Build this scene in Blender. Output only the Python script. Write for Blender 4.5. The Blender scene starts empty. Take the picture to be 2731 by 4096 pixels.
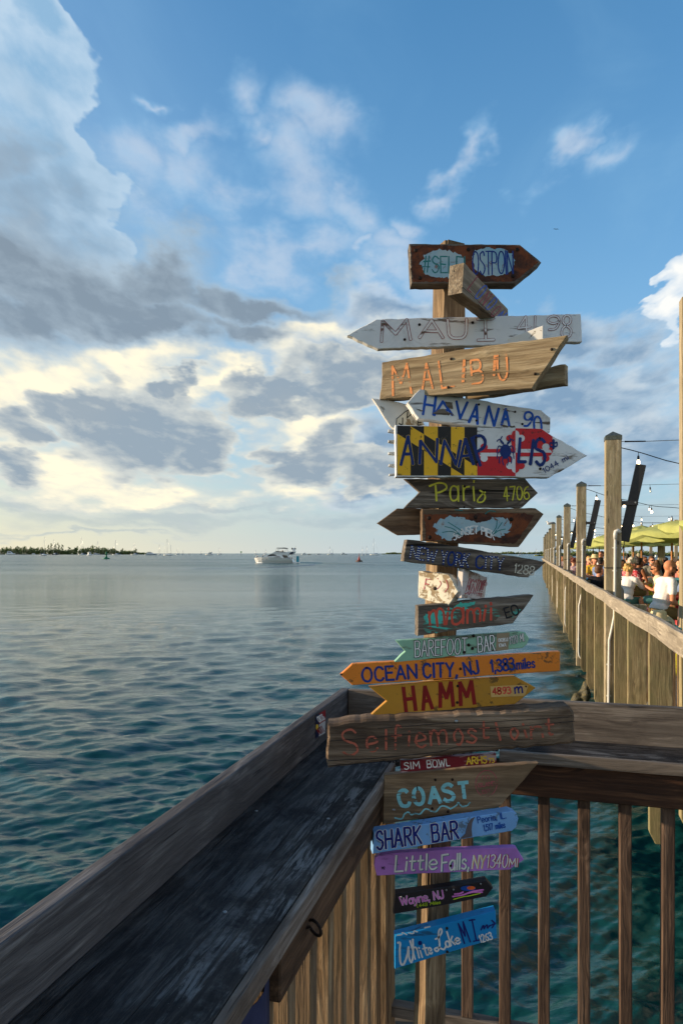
import bpy, bmesh, math, random
import numpy as np
from mathutils import Vector, Matrix, Euler

# ---------------------------------------------------------------- frame of the place
# World: X right, Y away from the viewer, Z up, water level z = 0, metres.
F = 2731.0                # focal length in photo pixels (24 mm equivalent)
CX, HY = 1365.5, 2213.0   # principal column, horizon row
CAMZ = 3.2
TH = math.atan(764.5 / F) # the deck and the pier are turned this much to the right
CT, ST = math.cos(TH), math.sin(TH)
DECK = 1.58
PIERX = 1.0
random.seed(7)
rng = np.random.default_rng(7)
R = math.radians
scene = bpy.context.scene
col = scene.collection

# ---------------------------------------------------------------- camera
cam_d = bpy.data.cameras.new('camera')
cam = bpy.data.objects.new('camera', cam_d)
col.objects.link(cam)
cam.location = (0, 0, CAMZ)
cam.rotation_euler = (R(90), 0, 0)
cam_d.sensor_fit = 'VERTICAL'
cam_d.sensor_width = 24
cam_d.sensor_height = 36
cam_d.lens = 24
cam_d.shift_y = (HY - 2048) / 4096
cam_d.clip_start = 0.02
cam_d.clip_end = 30000
scene.camera = cam

scene.render.engine = 'CYCLES'
scene.cycles.use_denoising = True
scene.cycles.use_adaptive_sampling = True
scene.cycles.adaptive_threshold = 0.01
scene.cycles.adaptive_min_samples = 16
scene.cycles.max_bounces = 6
scene.cycles.diffuse_bounces = 3
scene.cycles.glossy_bounces = 3
scene.cycles.transmission_bounces = 4
scene.cycles.transparent_max_bounces = 8
scene.cycles.caustics_reflective = False
scene.cycles.caustics_refractive = False
scene.view_settings.view_transform = 'Standard'
scene.view_settings.look = 'None'
scene.view_settings.exposure = 0.55
scene.view_settings.gamma = 1.0
scene.view_settings.use_curve_mapping = False

# ---------------------------------------------------------------- node helper
class NT:
    def __init__(s, tree):
        s.t = tree
    def n(s, kind, **kw):
        nd = s.t.nodes.new(kind)
        for k, v in kw.items():
            setattr(nd, k, v)
        return nd
    def put(s, sock, v):
        if isinstance(v, bpy.types.NodeSocket):
            s.t.links.new(v, sock)
        elif v is not None:
            if hasattr(sock.default_value, '__len__') and not hasattr(v, '__len__'):
                v = [v] * len(sock.default_value)
            if hasattr(sock.default_value, '__len__') and len(sock.default_value) == 4 and len(v) == 3:
                v = tuple(v) + (1.0,)
            sock.default_value = v
    def m(s, op, a, b=None, c=None, clamp=False):
        nd = s.n('ShaderNodeMath', operation=op, use_clamp=clamp)
        for i, v in enumerate((a, b, c)):
            if v is not None:
                s.put(nd.inputs[i], v)
        return nd.outputs[0]
    def add(s, a, b): return s.m('ADD', a, b)
    def sub(s, a, b): return s.m('SUBTRACT', a, b)
    def mul(s, a, b): return s.m('MULTIPLY', a, b)
    def mad(s, a, b, c): return s.m('MULTIPLY_ADD', a, b, c)
    def v(s, op, a, b=None, scale=None):
        nd = s.n('ShaderNodeVectorMath', operation=op)
        s.put(nd.inputs[0], a)
        if b is not None: s.put(nd.inputs[1], b)
        if scale is not None: s.put(nd.inputs['Scale'], scale)
        return nd.outputs['Value'] if op in ('LENGTH', 'DOT_PRODUCT') else nd.outputs[0]
    def xyz(s, x=0, y=0, z=0):
        nd = s.n('ShaderNodeCombineXYZ')
        for i, v in enumerate((x, y, z)): s.put(nd.inputs[i], v)
        return nd.outputs[0]
    def sep(s, v):
        nd = s.n('ShaderNodeSeparateXYZ'); s.put(nd.inputs[0], v)
        return nd.outputs
    def noise(s, vec, scale=5, detail=4, rough=.55, dist=0, color=False, lac=2.0):
        nd = s.n('ShaderNodeTexNoise')
        s.put(nd.inputs['Vector'], vec)
        for k, v in (('Scale', scale), ('Detail', detail), ('Roughness', rough), ('Distortion', dist), ('Lacunarity', lac)):
            s.put(nd.inputs[k], v)
        return nd.outputs['Color' if color else 'Fac']
    def mapping(s, vec, loc=(0,0,0), rot=(0,0,0), scale=(1,1,1), kind='POINT'):
        nd = s.n('ShaderNodeMapping', vector_type=kind)
        s.put(nd.inputs['Vector'], vec)
        s.put(nd.inputs['Location'], loc); s.put(nd.inputs['Rotation'], rot); s.put(nd.inputs['Scale'], scale)
        return nd.outputs[0]
    def ss(s, x, a, b, lo=0.0, hi=1.0, kind='SMOOTHSTEP'):
        nd = s.n('ShaderNodeMapRange', interpolation_type=kind, clamp=True) if kind == 'LINEAR' else s.n('ShaderNodeMapRange', interpolation_type=kind)
        for i, v in enumerate((x, a, b, lo, hi)): s.put(nd.inputs[i], v)
        return nd.outputs[0]
    def mix(s, f, a, b, blend='MIX'):
        nd = s.n('ShaderNodeMix', data_type='RGBA', blend_type=blend)
        s.put(nd.inputs[0], f); s.put(nd.inputs[6], a); s.put(nd.inputs[7], b)
        return nd.outputs[2]
    def ramp(s, f, stops):
        nd = s.n('ShaderNodeValToRGB')
        cr = nd.color_ramp
        while len(cr.elements) < len(stops): cr.elements.new(0.5)
        for e, (p, c) in zip(cr.elements, stops):
            e.position = p; e.color = tuple(c) + (1.0,)
        s.put(nd.inputs[0], f)
        return nd.outputs[0]
    def bump(s, h, strength=.3, dist=.01, normal=None):
        nd = s.n('ShaderNodeBump')
        s.put(nd.inputs['Strength'], strength); s.put(nd.inputs['Distance'], dist); s.put(nd.inputs['Height'], h)
        if normal is not None: s.put(nd.inputs['Normal'], normal)
        return nd.outputs[0]

def srgb(r, g=None, b=None):
    if g is None: r, g, b = r
    f = lambda c: c / 255 / 12.92 if c / 255 <= .04045 else ((c / 255 + .055) / 1.055) ** 2.4
    return (f(r), f(g), f(b))

# ---------------------------------------------------------------- world: Nishita sky and clouds, laid out by compass direction
SUN_EL = R(10.0)
SUN_AZ = R(-84.0)     # measured from +Y towards +X: the sun stands to the left, over the water
world = bpy.data.worlds.new('World')
scene.world = world
world.use_nodes = True
W = NT(world.node_tree)
world.node_tree.nodes.clear()
w_out = W.n('ShaderNodeOutputWorld')
w_bg = W.n('ShaderNodeBackground')
sky = W.n('ShaderNodeTexSky', sky_type='NISHITA')
sky.sun_disc = False
sky.sun_elevation = SUN_EL
sky.sun_rotation = SUN_AZ
sky.altitude = 0
sky.air_density = 1.0
sky.dust_density = 0.7
sky.ozone_density = 2.2
SKY_STRENGTH = 0.10
w_bg.inputs['Strength'].default_value = SKY_STRENGTH

def azel(px, py):
    a = math.atan((px - CX) / F)
    return a, math.atan((HY - py) / F * math.cos(a))

def build_sky():
    tc = W.n('ShaderNodeTexCoord').outputs['Generated']
    x, y, z = W.sep(tc)
    az = W.m('ARCTAN2', x, y)
    el = W.m('ARCSINE', z)
    elp = W.m('MAXIMUM', el, 0.004)
    q = W.xyz(az, el, 0)
    def noise2(vec, scale, detail, rough, dist=0, color=False):
        nd = W.n('ShaderNodeTexNoise', noise_dimensions='2D')
        W.put(nd.inputs['Vector'], vec)
        for kk, vv in (('Scale', scale), ('Detail', detail), ('Roughness', rough), ('Distortion', dist)):
            W.put(nd.inputs[kk], vv)
        return nd.outputs['Color' if color else 'Fac']
    # noise space: cloud detail shrinks towards the horizon
    k = W.m('DIVIDE', 1.0, W.add(elp, 0.42))
    nv = W.xyz(W.mul(az, k), W.mul(W.m('LOGARITHM', W.add(elp, 0.10), math.e), 0.95), 0.0)
    warp = noise2(nv, 4.0, 5, .55, 0, color=True)
    wv = W.v('MULTIPLY', W.v('SUBTRACT', warp, (.5, .5, .5)), (0.30, 0.22, 0))
    wsc = W.ss(el, 0.0, 0.5, 0.30, 1.0)
    qw = W.v('ADD', q, W.v('SCALE', wv, scale=wsc))
    f1 = W.sub(noise2(nv, 8.0, 8, .58, .15), .5)
    f1s = W.sub(noise2(W.v('ADD', nv, (-0.022, -0.020, 0.0)), 8.0, 7, .58, .15), .5)
    f2 = W.sub(noise2(W.v('ADD', nv, (5.2, 3.1, 0)), 3.2, 6, .52, .4), .5)
    def billow(off):
        vv = W.v('ADD', W.v('ADD', nv, off), W.v('SCALE', W.v('SUBTRACT', warp, (.5, .5, .5)), scale=.10))
        acc = None
        for scl, wgt in ((11.0, .62), (25.0, .38)):
            nd = W.n('ShaderNodeTexVoronoi', voronoi_dimensions='2D', feature='SMOOTH_F1')
            W.put(nd.inputs['Vector'], vv); W.put(nd.inputs['Scale'], scl); W.put(nd.inputs['Smoothness'], .35)
            t = W.mul(nd.outputs['Distance'], wgt)
            acc = t if acc is None else W.add(acc, t)
        return W.sub(.42, acc)
    bl = billow((0, 0, 0)); bls = billow((-.016, -.012, 0))
    relief = W.mad(W.sub(bl, bls), .35, W.sub(f1, f1s))

    st = {'last': None}
    def field(blobs, vec=qw):
        cur = None
        for i, b in enumerate(blobs):
            fx, fy, rx, ry = b[:4]
            rot = b[4] if len(b) > 4 else 0
            sc = 2731 / 1568
            a0, e0 = azel(fx * sc, fy * sc)
            px = rx * sc / F * math.cos(a0) ** 2
            pe = ry * sc / F * math.cos(e0) ** 2
            rk = 0 if abs(rot) < 15 else (30 if rot > 0 else -30)
            if i % 4 == 0:   # one group of clouds after another
                tie = None if st['last'] is None else W.mad(st['last'], 1e-9, 1.0)
                cache = {}
            if rk not in cache:
                v0 = vec
                if rk:
                    cr, sr = math.cos(R(rk)), math.sin(R(rk))
                    v0 = W.xyz(W.v('DOT_PRODUCT', vec, (cr, -sr, 0)), W.v('DOT_PRODUCT', vec, (sr, cr, 0)), 0)
                cache[rk] = v0 if tie is None else W.v('SCALE', v0, scale=tie)
            cr, sr = math.cos(R(rk)), math.sin(R(rk))
            a1, e1 = a0 * cr - e0 * sr, a0 * sr + e0 * cr
            nd = W.n('ShaderNodeVectorMath', operation='MULTIPLY_ADD')
            W.put(nd.inputs[0], cache[rk]); W.put(nd.inputs[1], (1 / px, 1 / pe, 0)); W.put(nd.inputs[2], (-a1 / px, -e1 / pe, 0))
            mp = nd.outputs[0]
            L = W.v('LENGTH', mp)
            cur = L if cur is None else W.m('MINIMUM', cur, L)
            st['last'] = cur
        return W.sub(1.0, cur)

    lf = W.ss(az, R(-34), R(12), 1.0, 0.0)     # the low sky is brighter and warmer towards the sun
    base = W.mix(1.0, sky.outputs[0], SKY_TINT, 'MULTIPLY')
    hz = W.m('POWER', math.e, W.mul(elp, W.ss(lf, 0, 1, -5.0, -3.6)))
    hzc = W.mix(lf, C_HAZE_R, C_HAZE_L)
    c = W.mix(W.mul(W.m('POWER', math.e, W.mul(elp, -2.1)), .62), base, C_LOW)
    c = W.mix(W.mul(hz, .92), c, hzc)
    # thin pale veil, all round the sky
    veil = W.mul(W.mul(W.ss(f2, -.06, .22), W.ss(el, .06, .35)), W.ss(el, .10, .80, .60, .10))
    c = W.mix(veil, c, C_VEIL)

    def layer(c, blobs, lo, hi, alpha, thin, thick, t0, t1, n1=.8, n2=.5, rel=2.0, nb=0.0):
        d = W.mad(f1, n1, W.mad(f2, n2, field(blobs)))
        if nb: d = W.mad(bl, nb, d)
        a = W.mul(W.ss(d, lo, hi), alpha)
        t = W.m('SUBTRACT', W.ss(d, t0, t1), W.mad(relief, rel, W.mul(f2, .6)), clamp=True)
        st['last'] = a
        return W.mix(a, c, W.mix(t, thin, thick))

    # cloud deck outside the camera's view only, brightened there to raise the ambient light
    out = W.ss(W.m('ABSOLUTE', az), R(30), R(48))
    gd = W.sub(W.mad(f1, .35, f2), W.ss(el, .05, 1.2, -.12, .06))
    ga = W.mul(W.mul(W.ss(gd, 0, .14), .85), out)
    gc = W.mix(W.m('SUBTRACT', W.ss(gd, .02, .2), W.mul(relief, 2.0), clamp=True), C_GREY, C_LIT)
    c = W.mix(ga, c, gc)
    for L in LAYERS:
        c = layer(c, *L)
    c = W.mix(W.ss(el, -0.02, -0.002, 1.0, 0.0), c, C_HAZE_R)
    return c

S_ = 1.0 / SKY_STRENGTH
def sc_(r, g, b, k=1.0):
    q = srgb(r, g, b); return tuple(v * S_ * k * .70 for v in q)
SKY_TINT = (0.36, 1.30, 1.86)
C_LOW = sc_(150, 205, 238)
C_HAZE_L = sc_(250, 236, 198); C_HAZE_R = sc_(194, 206, 212)
C_VEIL = sc_(142, 190, 226)
C_LIT = sc_(255, 248, 234, 1.25); C_GREY = sc_(140, 155, 169)
# layers of cloud, far to near: (patches), edge from, edge to, opacity, thin colour, thick colour, thin at, thick at, noise, broad noise, relief
LAYERS = [
    # high wisps
    ([(540,230,95,105,-30),(445,345,130,85,-30),(755,285,150,120,30),(690,400,180,150,30),(590,320,110,90),(360,240,40,30),
      (1045,380,45,105,30),(1340,380,105,82,-35),(1270,310,80,60,-35),(800,520,110,110),(950,515,60,70),(1070,545,100,65),(900,570,180,80),
      (640,560,260,90,10),(400,430,200,130),(1000,610,240,80),(780,590,60,40),(870,665,140,50),(840,720,140,60)],
     -.15, 1.15, .78, sc_(150,196,232), sc_(192,210,230), .0, .9, 1.7, .5, 1.6),
    # tall pale cumulus on the left
    ([(35,20,85,60),(40,170,170,160),(90,280,130,110),(110,460,170,170),(30,620,260,150)],
     -.03, .12, .92, sc_(190,214,234), sc_(146,186,218), -.05, .9, .35, .35, 2.4, .6),
    ([(20,340,190,120),(110,490,210,190),(120,600,240,150),(330,610,110,80)],
     -.25, 1.0, .92, sc_(156,188,214), sc_(146,168,188), .1, .9, .7, .3, 1.6),
    # sunlit low clouds
    ([(110,895,300,110),(290,850,200,75),(40,1010,160,90),(170,1090,190,80),(690,810,130,75),(760,760,110,60),
      (700,960,170,80),(720,1010,180,80),(690,1120,150,50),(300,1140,380,50),(850,780,100,80),(520,900,150,60)],
     -.30, .75, .97, sc_(206,214,214), sc_(255,245,216,1.10), .1, .85, .8, .5, 1.2, .6),
    # blue-grey bank behind the signs
    ([(930,705,190,60),(860,850,250,95),(1050,800,270,95),(1250,770,230,80),(1440,790,170,85),(1300,920,310,125),
      (1500,1010,210,125),(1000,1000,260,125),(1250,1080,360,90),(880,1120,240,50)],
     -.18, .66, .90, sc_(198,212,223), sc_(130,158,186), .0, .95, .8, .8, 2.0, .6),
    ([(1545,640,52,60),(1565,700,48,48),(1515,655,36,36)], -.05, .26, .97, sc_(214,228,240), sc_(254,254,250), .0, .9, .5, .2, 2.4, .6),
    ([(1480,930,100,60,20),(1440,990,60,70),(1240,900,50,30),(1500,860,90,40),(1330,1080,140,30)], -.2, 1.1, .6, sc_(176,200,220), sc_(214,224,230), .2, .9, 1.5, .4, 1.6),
    # grey masses
    ([(110,680,270,120,-6),(330,650,170,95,10),(300,745,270,70,-3),(520,690,210,58,6),(640,690,150,42),(560,765,180,48,-6),(40,620,240,130)],
     -.42, .60, .96, sc_(176,194,208), sc_(134,151,167), -.1, .70, .6, .45, 1.5, .35),
    ([(350,1000,210,112),(250,960,145,75),(470,1030,105,68),(180,930,85,50),(50,985,85,70),(30,1080,85,42),(90,1000,65,40),
      (610,925,135,42,8),(690,905,110,40),(420,905,60,24),(770,890,170,44),(800,850,150,44),(715,1060,115,48),(750,1010,75,55),(660,1050,65,30),
      (870,1080,120,60)],
     -.10, .26, .95, sc_(224,226,218), sc_(150,167,182), -.12, .70, .55, .3, 1.6, .7),
    # long low streaks near the horizon
    ([(330,1195,560,28),(60,1165,170,20),(900,1190,460,28),(500,1170,340,15),(1400,1195,340,32),(200,1228,380,10)],
     -.3, 1.0, .55, sc_(206,212,210), sc_(172,187,196), .1, .9, .8, .3, .8),
]
W.put(w_bg.inputs['Color'], build_sky())
world.node_tree.links.new(w_bg.outputs[0], w_out.inputs[0])
world.cycles.sampling_method = 'MANUAL'
world.cycles.sample_map_resolution = 512

# ---------------------------------------------------------------- sun
sun_d = bpy.data.lights.new('sun', 'SUN')
sun_d.energy = 5.0
sun_d.angle = R(0.6)
sun_d.color = (1.0, 0.79, 0.54)
sun = bpy.data.objects.new('sun', sun_d)
col.objects.link(sun)
sdir = Vector((math.sin(SUN_AZ) * math.cos(SUN_EL), math.cos(SUN_AZ) * math.cos(SUN_EL), math.sin(SUN_EL)))
sun.rotation_euler = sdir.to_track_quat('Z', 'Y').to_euler()
sun.location = sdir * 50 + Vector((0, 0, 10))

# ---------------------------------------------------------------- geometry helpers
def at(px, py, d):
    """photo pixel + distance along the view axis -> point in the place"""
    return Vector(((px - CX) / F * d, d, CAMZ - (py - HY) / F * d))
def dock(x, y, z=0):
    """deck/pier coordinates (x across, y along the pier) -> world"""
    return Vector((x * CT + y * ST, -x * ST + y * CT, z))

def link(name, me, mat=None, parent=None, loc=None, rot=None, smooth=False):
    o = bpy.data.objects.new(name, me)
    col.objects.link(o)
    if mat is not None and me is not None and len(me.materials) == 0:
        me.materials.append(mat)
    if parent is not None: o.parent = parent
    if loc is not None: o.location = loc
    if rot is not None: o.rotation_euler = rot
    if smooth and me is not None:
        me.polygons.foreach_set('use_smooth', [True] * len(me.polygons))
    return o
def thing(name, label, cat, loc=(0,0,0), rotz=0, group=None):
    o = bpy.data.objects.new(name, None)
    col.objects.link(o)
    o.location = loc; o.rotation_euler = (0, 0, rotz)
    o.empty_display_size = .1
    return tag(o, label, cat, group)
def tag(o, label=None, cat=None, group=None, kind=None):
    if label: o['label'] = label
    if cat: o['category'] = cat
    if group: o['group'] = group
    if kind: o['kind'] = kind
    return o
def mesh(name, verts, faces):
    me = bpy.data.meshes.new(name)
    me.from_pydata([tuple(v) for v in verts], [], faces)
    me.update()
    return me
def to_mesh(bm, name):
    me = bpy.data.meshes.new(name)
    bm.normal_update()
    bm.to_mesh(me); bm.free()
    return me
def box_bm(bm, size, loc=(0,0,0), rot=None, taper=1.0):
    sx, sy, sz = (s / 2 for s in size)
    M = Matrix.Translation(Vector(loc)) @ (Euler(rot).to_matrix().to_4x4() if rot else Matrix())
    vs = []
    for z in (-sz, sz):
        k = taper if z > 0 else 1.0
        for x, y in ((-sx,-sy),(sx,-sy),(sx,sy),(-sx,sy)):
            vs.append(bm.verts.new(M @ Vector((x * k, y * k, z))))
    for f in ((3,2,1,0),(4,5,6,7),(0,1,5,4),(1,2,6,5),(2,3,7,6),(3,0,4,7)):
        bm.faces.new([vs[i] for i in f])
    return vs
def box(name, size, loc, mat, parent=None, rot=None, bevel=.003, segs=1, jitter=0):
    bm = bmesh.new()
    box_bm(bm, size)
    if jitter:
        for v in bm.verts: v.co += Vector((random.uniform(-1,1), random.uniform(-1,1), random.uniform(-1,1))) * jitter
    if bevel:
        bmesh.ops.bevel(bm, geom=bm.edges[:], offset=bevel, segments=segs, affect='EDGES', profile=.6)
    return link(name, to_mesh(bm, name), mat, parent, loc, rot)
def ring(bm, c, ax, r, n=8):
    ax = Vector(ax).normalized()
    u = ax.orthogonal().normalized(); w = ax.cross(u)
    return [bm.verts.new(Vector(c) + u * (r * math.cos(2*math.pi*i/n)) + w * (r * math.sin(2*math.pi*i/n))) for i in range(n)]
def tube_bm(bm, pts, r, n=8, cap=True):
    pts = [Vector(p) for p in pts]
    rs = r if hasattr(r, '__len__') else [r] * len(pts)
    ref = None; prev = None; first = None
    for i, p in enumerate(pts):
        t = (pts[min(i+1, len(pts)-1)] - pts[max(i-1, 0)]).normalized()
        if ref is None: u = t.orthogonal().normalized()
        else:
            u = (ref - t * ref.dot(t)).normalized()
        ref = u; w = t.cross(u)
        rg = [bm.verts.new(p + u * (rs[i] * math.cos(2*math.pi*k/n)) + w * (rs[i] * math.sin(2*math.pi*k/n))) for k in range(n)]
        if prev:
            for k in range(n):
                bm.faces.new((prev[k], prev[(k+1)%n], rg[(k+1)%n], rg[k]))
        else: first = rg
        prev = rg
    if cap:
        bm.faces.new(first[::-1]); bm.faces.new(prev)
def tube(name, pts, r, mat, parent=None, n=8, smooth=True, loc=None, rot=None):
    bm = bmesh.new(); tube_bm(bm, pts, r, n)
    return link(name, to_mesh(bm, name), mat, parent, loc, rot, smooth)
def lathe_bm(bm, prof, n=16, center=(0,0,0)):
    c = Vector(center); prev = None
    for (r, z) in prof:
        rg = [bm.verts.new(c + Vector((r*math.cos(2*math.pi*k/n), r*math.sin(2*math.pi*k/n), z))) for k in range(n)]
        if prev:
            for k in range(n): bm.faces.new((prev[k], prev[(k+1)%n], rg[(k+1)%n], rg[k]))
        else: bm.faces.new(rg[::-1])
        prev = rg
    bm.faces.new(prev)
def lathe(name, prof, mat, parent=None, n=16, loc=None, smooth=True, rot=None):
    bm = bmesh.new(); lathe_bm(bm, prof, n)
    return link(name, to_mesh(bm, name), mat, parent, loc, rot, smooth)
def blob_bm(bm, c, r, seg=10, rings=7, rot=None):
    """ellipsoid"""
    rx, ry, rz = r if hasattr(r, '__len__') else (r, r, r)
    M = Matrix.Translation(Vector(c)) @ (Euler(rot).to_matrix().to_4x4() if rot else Matrix()) @ Matrix.Diagonal((rx, ry, rz, 1))
    bmesh.ops.create_uvsphere(bm, u_segments=seg, v_segments=rings, radius=1.0, matrix=M)
def copy_tree(o, parent=None):
    c = o.copy(); col.objects.link(c)
    if parent is not None: c.parent = parent
    for ch in list(o.children): copy_tree(ch, c)
    return c
def extrude_poly(pts, t):
    """outline in local x,z (front face at y = 0) pushed back to y = t; returns verts, faces"""
    n = len(pts)
    vs = [(x, 0, z) for x, z in pts] + [(x, t, z) for x, z in pts]
    fs = [tuple(range(n)), tuple(range(2*n-1, n-1, -1))]
    for i in range(n):
        j = (i + 1) % n
        fs.append((j, i, n + i, n + j))
    return vs, fs

# ---------------------------------------------------------------- materials
MATS = {}
def mat_new(name):
    m = bpy.data.materials.new(name)
    m.use_nodes = True
    m.node_tree.nodes.clear()
    N = NT(m.node_tree)
    out = N.n('ShaderNodeOutputMaterial')
    b = N.n('ShaderNodeBsdfPrincipled')
    m.node_tree.links.new(b.outputs[0], out.inputs[0])
    MATS[name] = m
    return m, N, b, out
def obj_coords(N, rnd=True):
    tc = N.n('ShaderNodeTexCoord').outputs['Object']
    if rnd:
        r = N.n('ShaderNodeObjectInfo').outputs['Random']
        tc = N.v('ADD', tc, N.v('SCALE', (31.7, 17.3, 23.9), scale=r))
    return tc
def wood(name, dark, mid, light, axis='X', fine=1.0, rough=.86, bump=.5, stain=None, stain_amt=.6, vary=.18, checks=.5):
    """weathered timber: long grain bands, fine fibres, drying checks, blotches"""
    m, N, b, out = mat_new(name)
    v = obj_coords(N)
    along, across = 3.2 * fine, 30.0 * fine
    sc = {'X': (along, across, across), 'Y': (across, along, across), 'Z': (across, across, along)}[axis]
    g = N.mapping(v, scale=sc)
    wob = N.noise(v, 3.0, 3, .5, color=True)
    g = N.v('ADD', g, N.v('SCALE', N.v('SUBTRACT', wob, (.5,.5,.5)), scale=1.6))
    ks = {'X': (2.4, 8, 8), 'Y': (8, 2.4, 8), 'Z': (8, 8, 2.4)}[axis]
    vo = N.n('ShaderNodeTexVoronoi'); N.put(vo.inputs['Vector'], N.mapping(v, scale=ks)); N.put(vo.inputs['Scale'], 1.0)
    kd = N.add(vo.outputs['Distance'], N.mul(N.m('GREATER_THAN', N.sep(vo.outputs['Color'])[0], .42), 1.0))
    knot = N.ss(kd, .13, .07); ringk = N.ss(kd, .34, .08)
    g = N.v('ADD', g, N.v('SCALE', (1.3, 1.1, 1.7), scale=ringk))
    bands = N.noise(g, 1.0, 6, .62, .7)
    fs = {'X': (5, 150, 150), 'Y': (150, 5, 150), 'Z': (150, 150, 5)}[axis]
    fib = N.noise(N.mapping(v, scale=tuple(q * fine for q in fs)), 1.0, 4, .65)
    cs = {'X': (2.2, 60, 60), 'Y': (60, 2.2, 60), 'Z': (60, 60, 2.2)}[axis]
    chk = N.ss(N.noise(N.mapping(v, scale=tuple(q * fine for q in cs)), 1.0, 3, .6, .3), .36, .30)
    blot = N.noise(v, 5.0, 5, .6)
    c = N.ramp(bands, [(.36, dark), (.50, mid), (.64, light)])
    c = N.mix(N.ss(fib, .34, .66), N.mix(.75, c, dark), c)
    c = N.mix(N.mul(N.ss(blot, .45, .75), .35), c, mid)
    if stain is not None:
        st = N.ss(N.noise(v, 2.6, 6, .65, .6), .40, .66)
        c = N.mix(N.mul(st, stain_amt), c, stain)
    c = N.mix(N.mul(knot, .8), c, tuple(q * .45 for q in dark))
    c = N.mix(N.mul(chk, checks), c, tuple(q * .22 for q in dark))
    rv = N.n('ShaderNodeObjectInfo').outputs['Random']
    c = N.mix(N.mul(N.m('FRACT', N.mul(rv, 7.31)), vary * 1.6), c, mid)
    hv = N.n('ShaderNodeHueSaturation')
    N.put(hv.inputs['Value'], N.mad(rv, 2 * vary, 1 - vary)); N.put(hv.inputs['Color'], c)
    N.put(b.inputs['Base Color'], hv.outputs[0])
    N.put(b.inputs['Roughness'], rough)
    N.put(b.inputs['Specular IOR Level'], .25)
    h = N.sub(N.mad(fib, .5, N.mul(bands, .8)), N.mul(chk, .9))
    N.put(b.inputs['Normal'], N.bump(h, bump, .008))
    return m
def paint(name, colr, rough=.6, wear=0.0, wear_col=(.2,.15,.1), scale=30, spec=.35, vary=.08, bump=.15, axis=None, dirt=.25, dirt_col=(.12,.10,.08)):
    """brushed paint on a board: slight tone shifts, chips to the wood, grime"""
    m, N, b, out = mat_new(name)
    v = obj_coords(N)
    big = N.noise(v, 6, 4, .6)
    c = N.mix(N.ss(big, .35, .7), tuple(q * (1 - vary) for q in colr), tuple(min(1, q * (1 + vary)) for q in colr))
    dn = N.noise(v, 14, 6, .7, .5)
    c = N.mix(N.mul(N.ss(dn, .52, .78), dirt), c, dirt_col)
    gv = v if axis is None else N.mapping(v, scale={'X': (.18, 1, 1), 'Y': (1, .18, 1), 'Z': (1, 1, .18)}[axis])
    wn = N.noise(gv, scale, 6, .65, .3)
    if wear > 0:
        wm = N.ss(wn, .70 - wear * .35, .62 - wear * .35, 1.0, 0.0)
        c = N.mix(wm, c, wear_col)
        h = N.mul(wm, -1.0)
    else:
        h = wn
    N.put(b.inputs['Base Color'], c); N.put(b.inputs['Roughness'], rough); N.put(b.inputs['Specular IOR Level'], spec)
    N.put(b.inputs['Normal'], N.bump(h, bump, .003))
    return m
def ink(name, colr, wear=.3, rough=.6, scale=70, axis=True):
    """lettering paint; where it has flaked off, the board shows through"""
    m, N, b, out = mat_new(name)
    v = N.n('ShaderNodeTexCoord').outputs['Object']
    N.put(b.inputs['Roughness'], rough); N.put(b.inputs['Specular IOR Level'], .25)
    big = N.noise(v, 25, 4, .6)
    N.put(b.inputs['Base Color'], N.mix(N.ss(big, .3, .7), tuple(q * .82 for q in colr), tuple(min(1, q * 1.12) for q in colr)))
    if wear > 0:
        vv = N.mapping(v, scale=(.16, 1, 1)) if axis else v
        a = N.ss(N.noise(vv, scale, 5, .65, .3), .30 + wear * .26 - .05, .30 + wear * .26 + .05)
        tr = N.n('ShaderNodeBsdfTransparent'); mx = N.n('ShaderNodeMixShader')
        N.put(mx.inputs[0], a)
        m.node_tree.links.new(tr.outputs[0], mx.inputs[1]); m.node_tree.links.new(b.outputs[0], mx.inputs[2])
        m.node_tree.links.new(mx.outputs[0], out.inputs[0])
    return m
def plain(name, colr, rough=.5, metal=0.0, spec=.4, vary=.1, scale=8, bump=0, emit=None, emit_k=0):
    m, N, b, out = mat_new(name)
    v = obj_coords(N)
    n = N.noise(v, scale, 5, .6)
    c = N.mix(N.ss(n, .3, .7), tuple(q * (1 - vary) for q in colr), tuple(min(1, q * (1 + vary)) for q in colr))
    N.put(b.inputs['Base Color'], c); N.put(b.inputs['Roughness'], rough); N.put(b.inputs['Metallic'], metal); N.put(b.inputs['Specular IOR Level'], spec)
    if bump: N.put(b.inputs['Normal'], N.bump(N.noise(v, scale * 6, 4, .6), bump, .004))
    if emit: N.put(b.inputs['Emission Color'], emit); N.put(b.inputs['Emission Strength'], emit_k)
    return m

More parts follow.
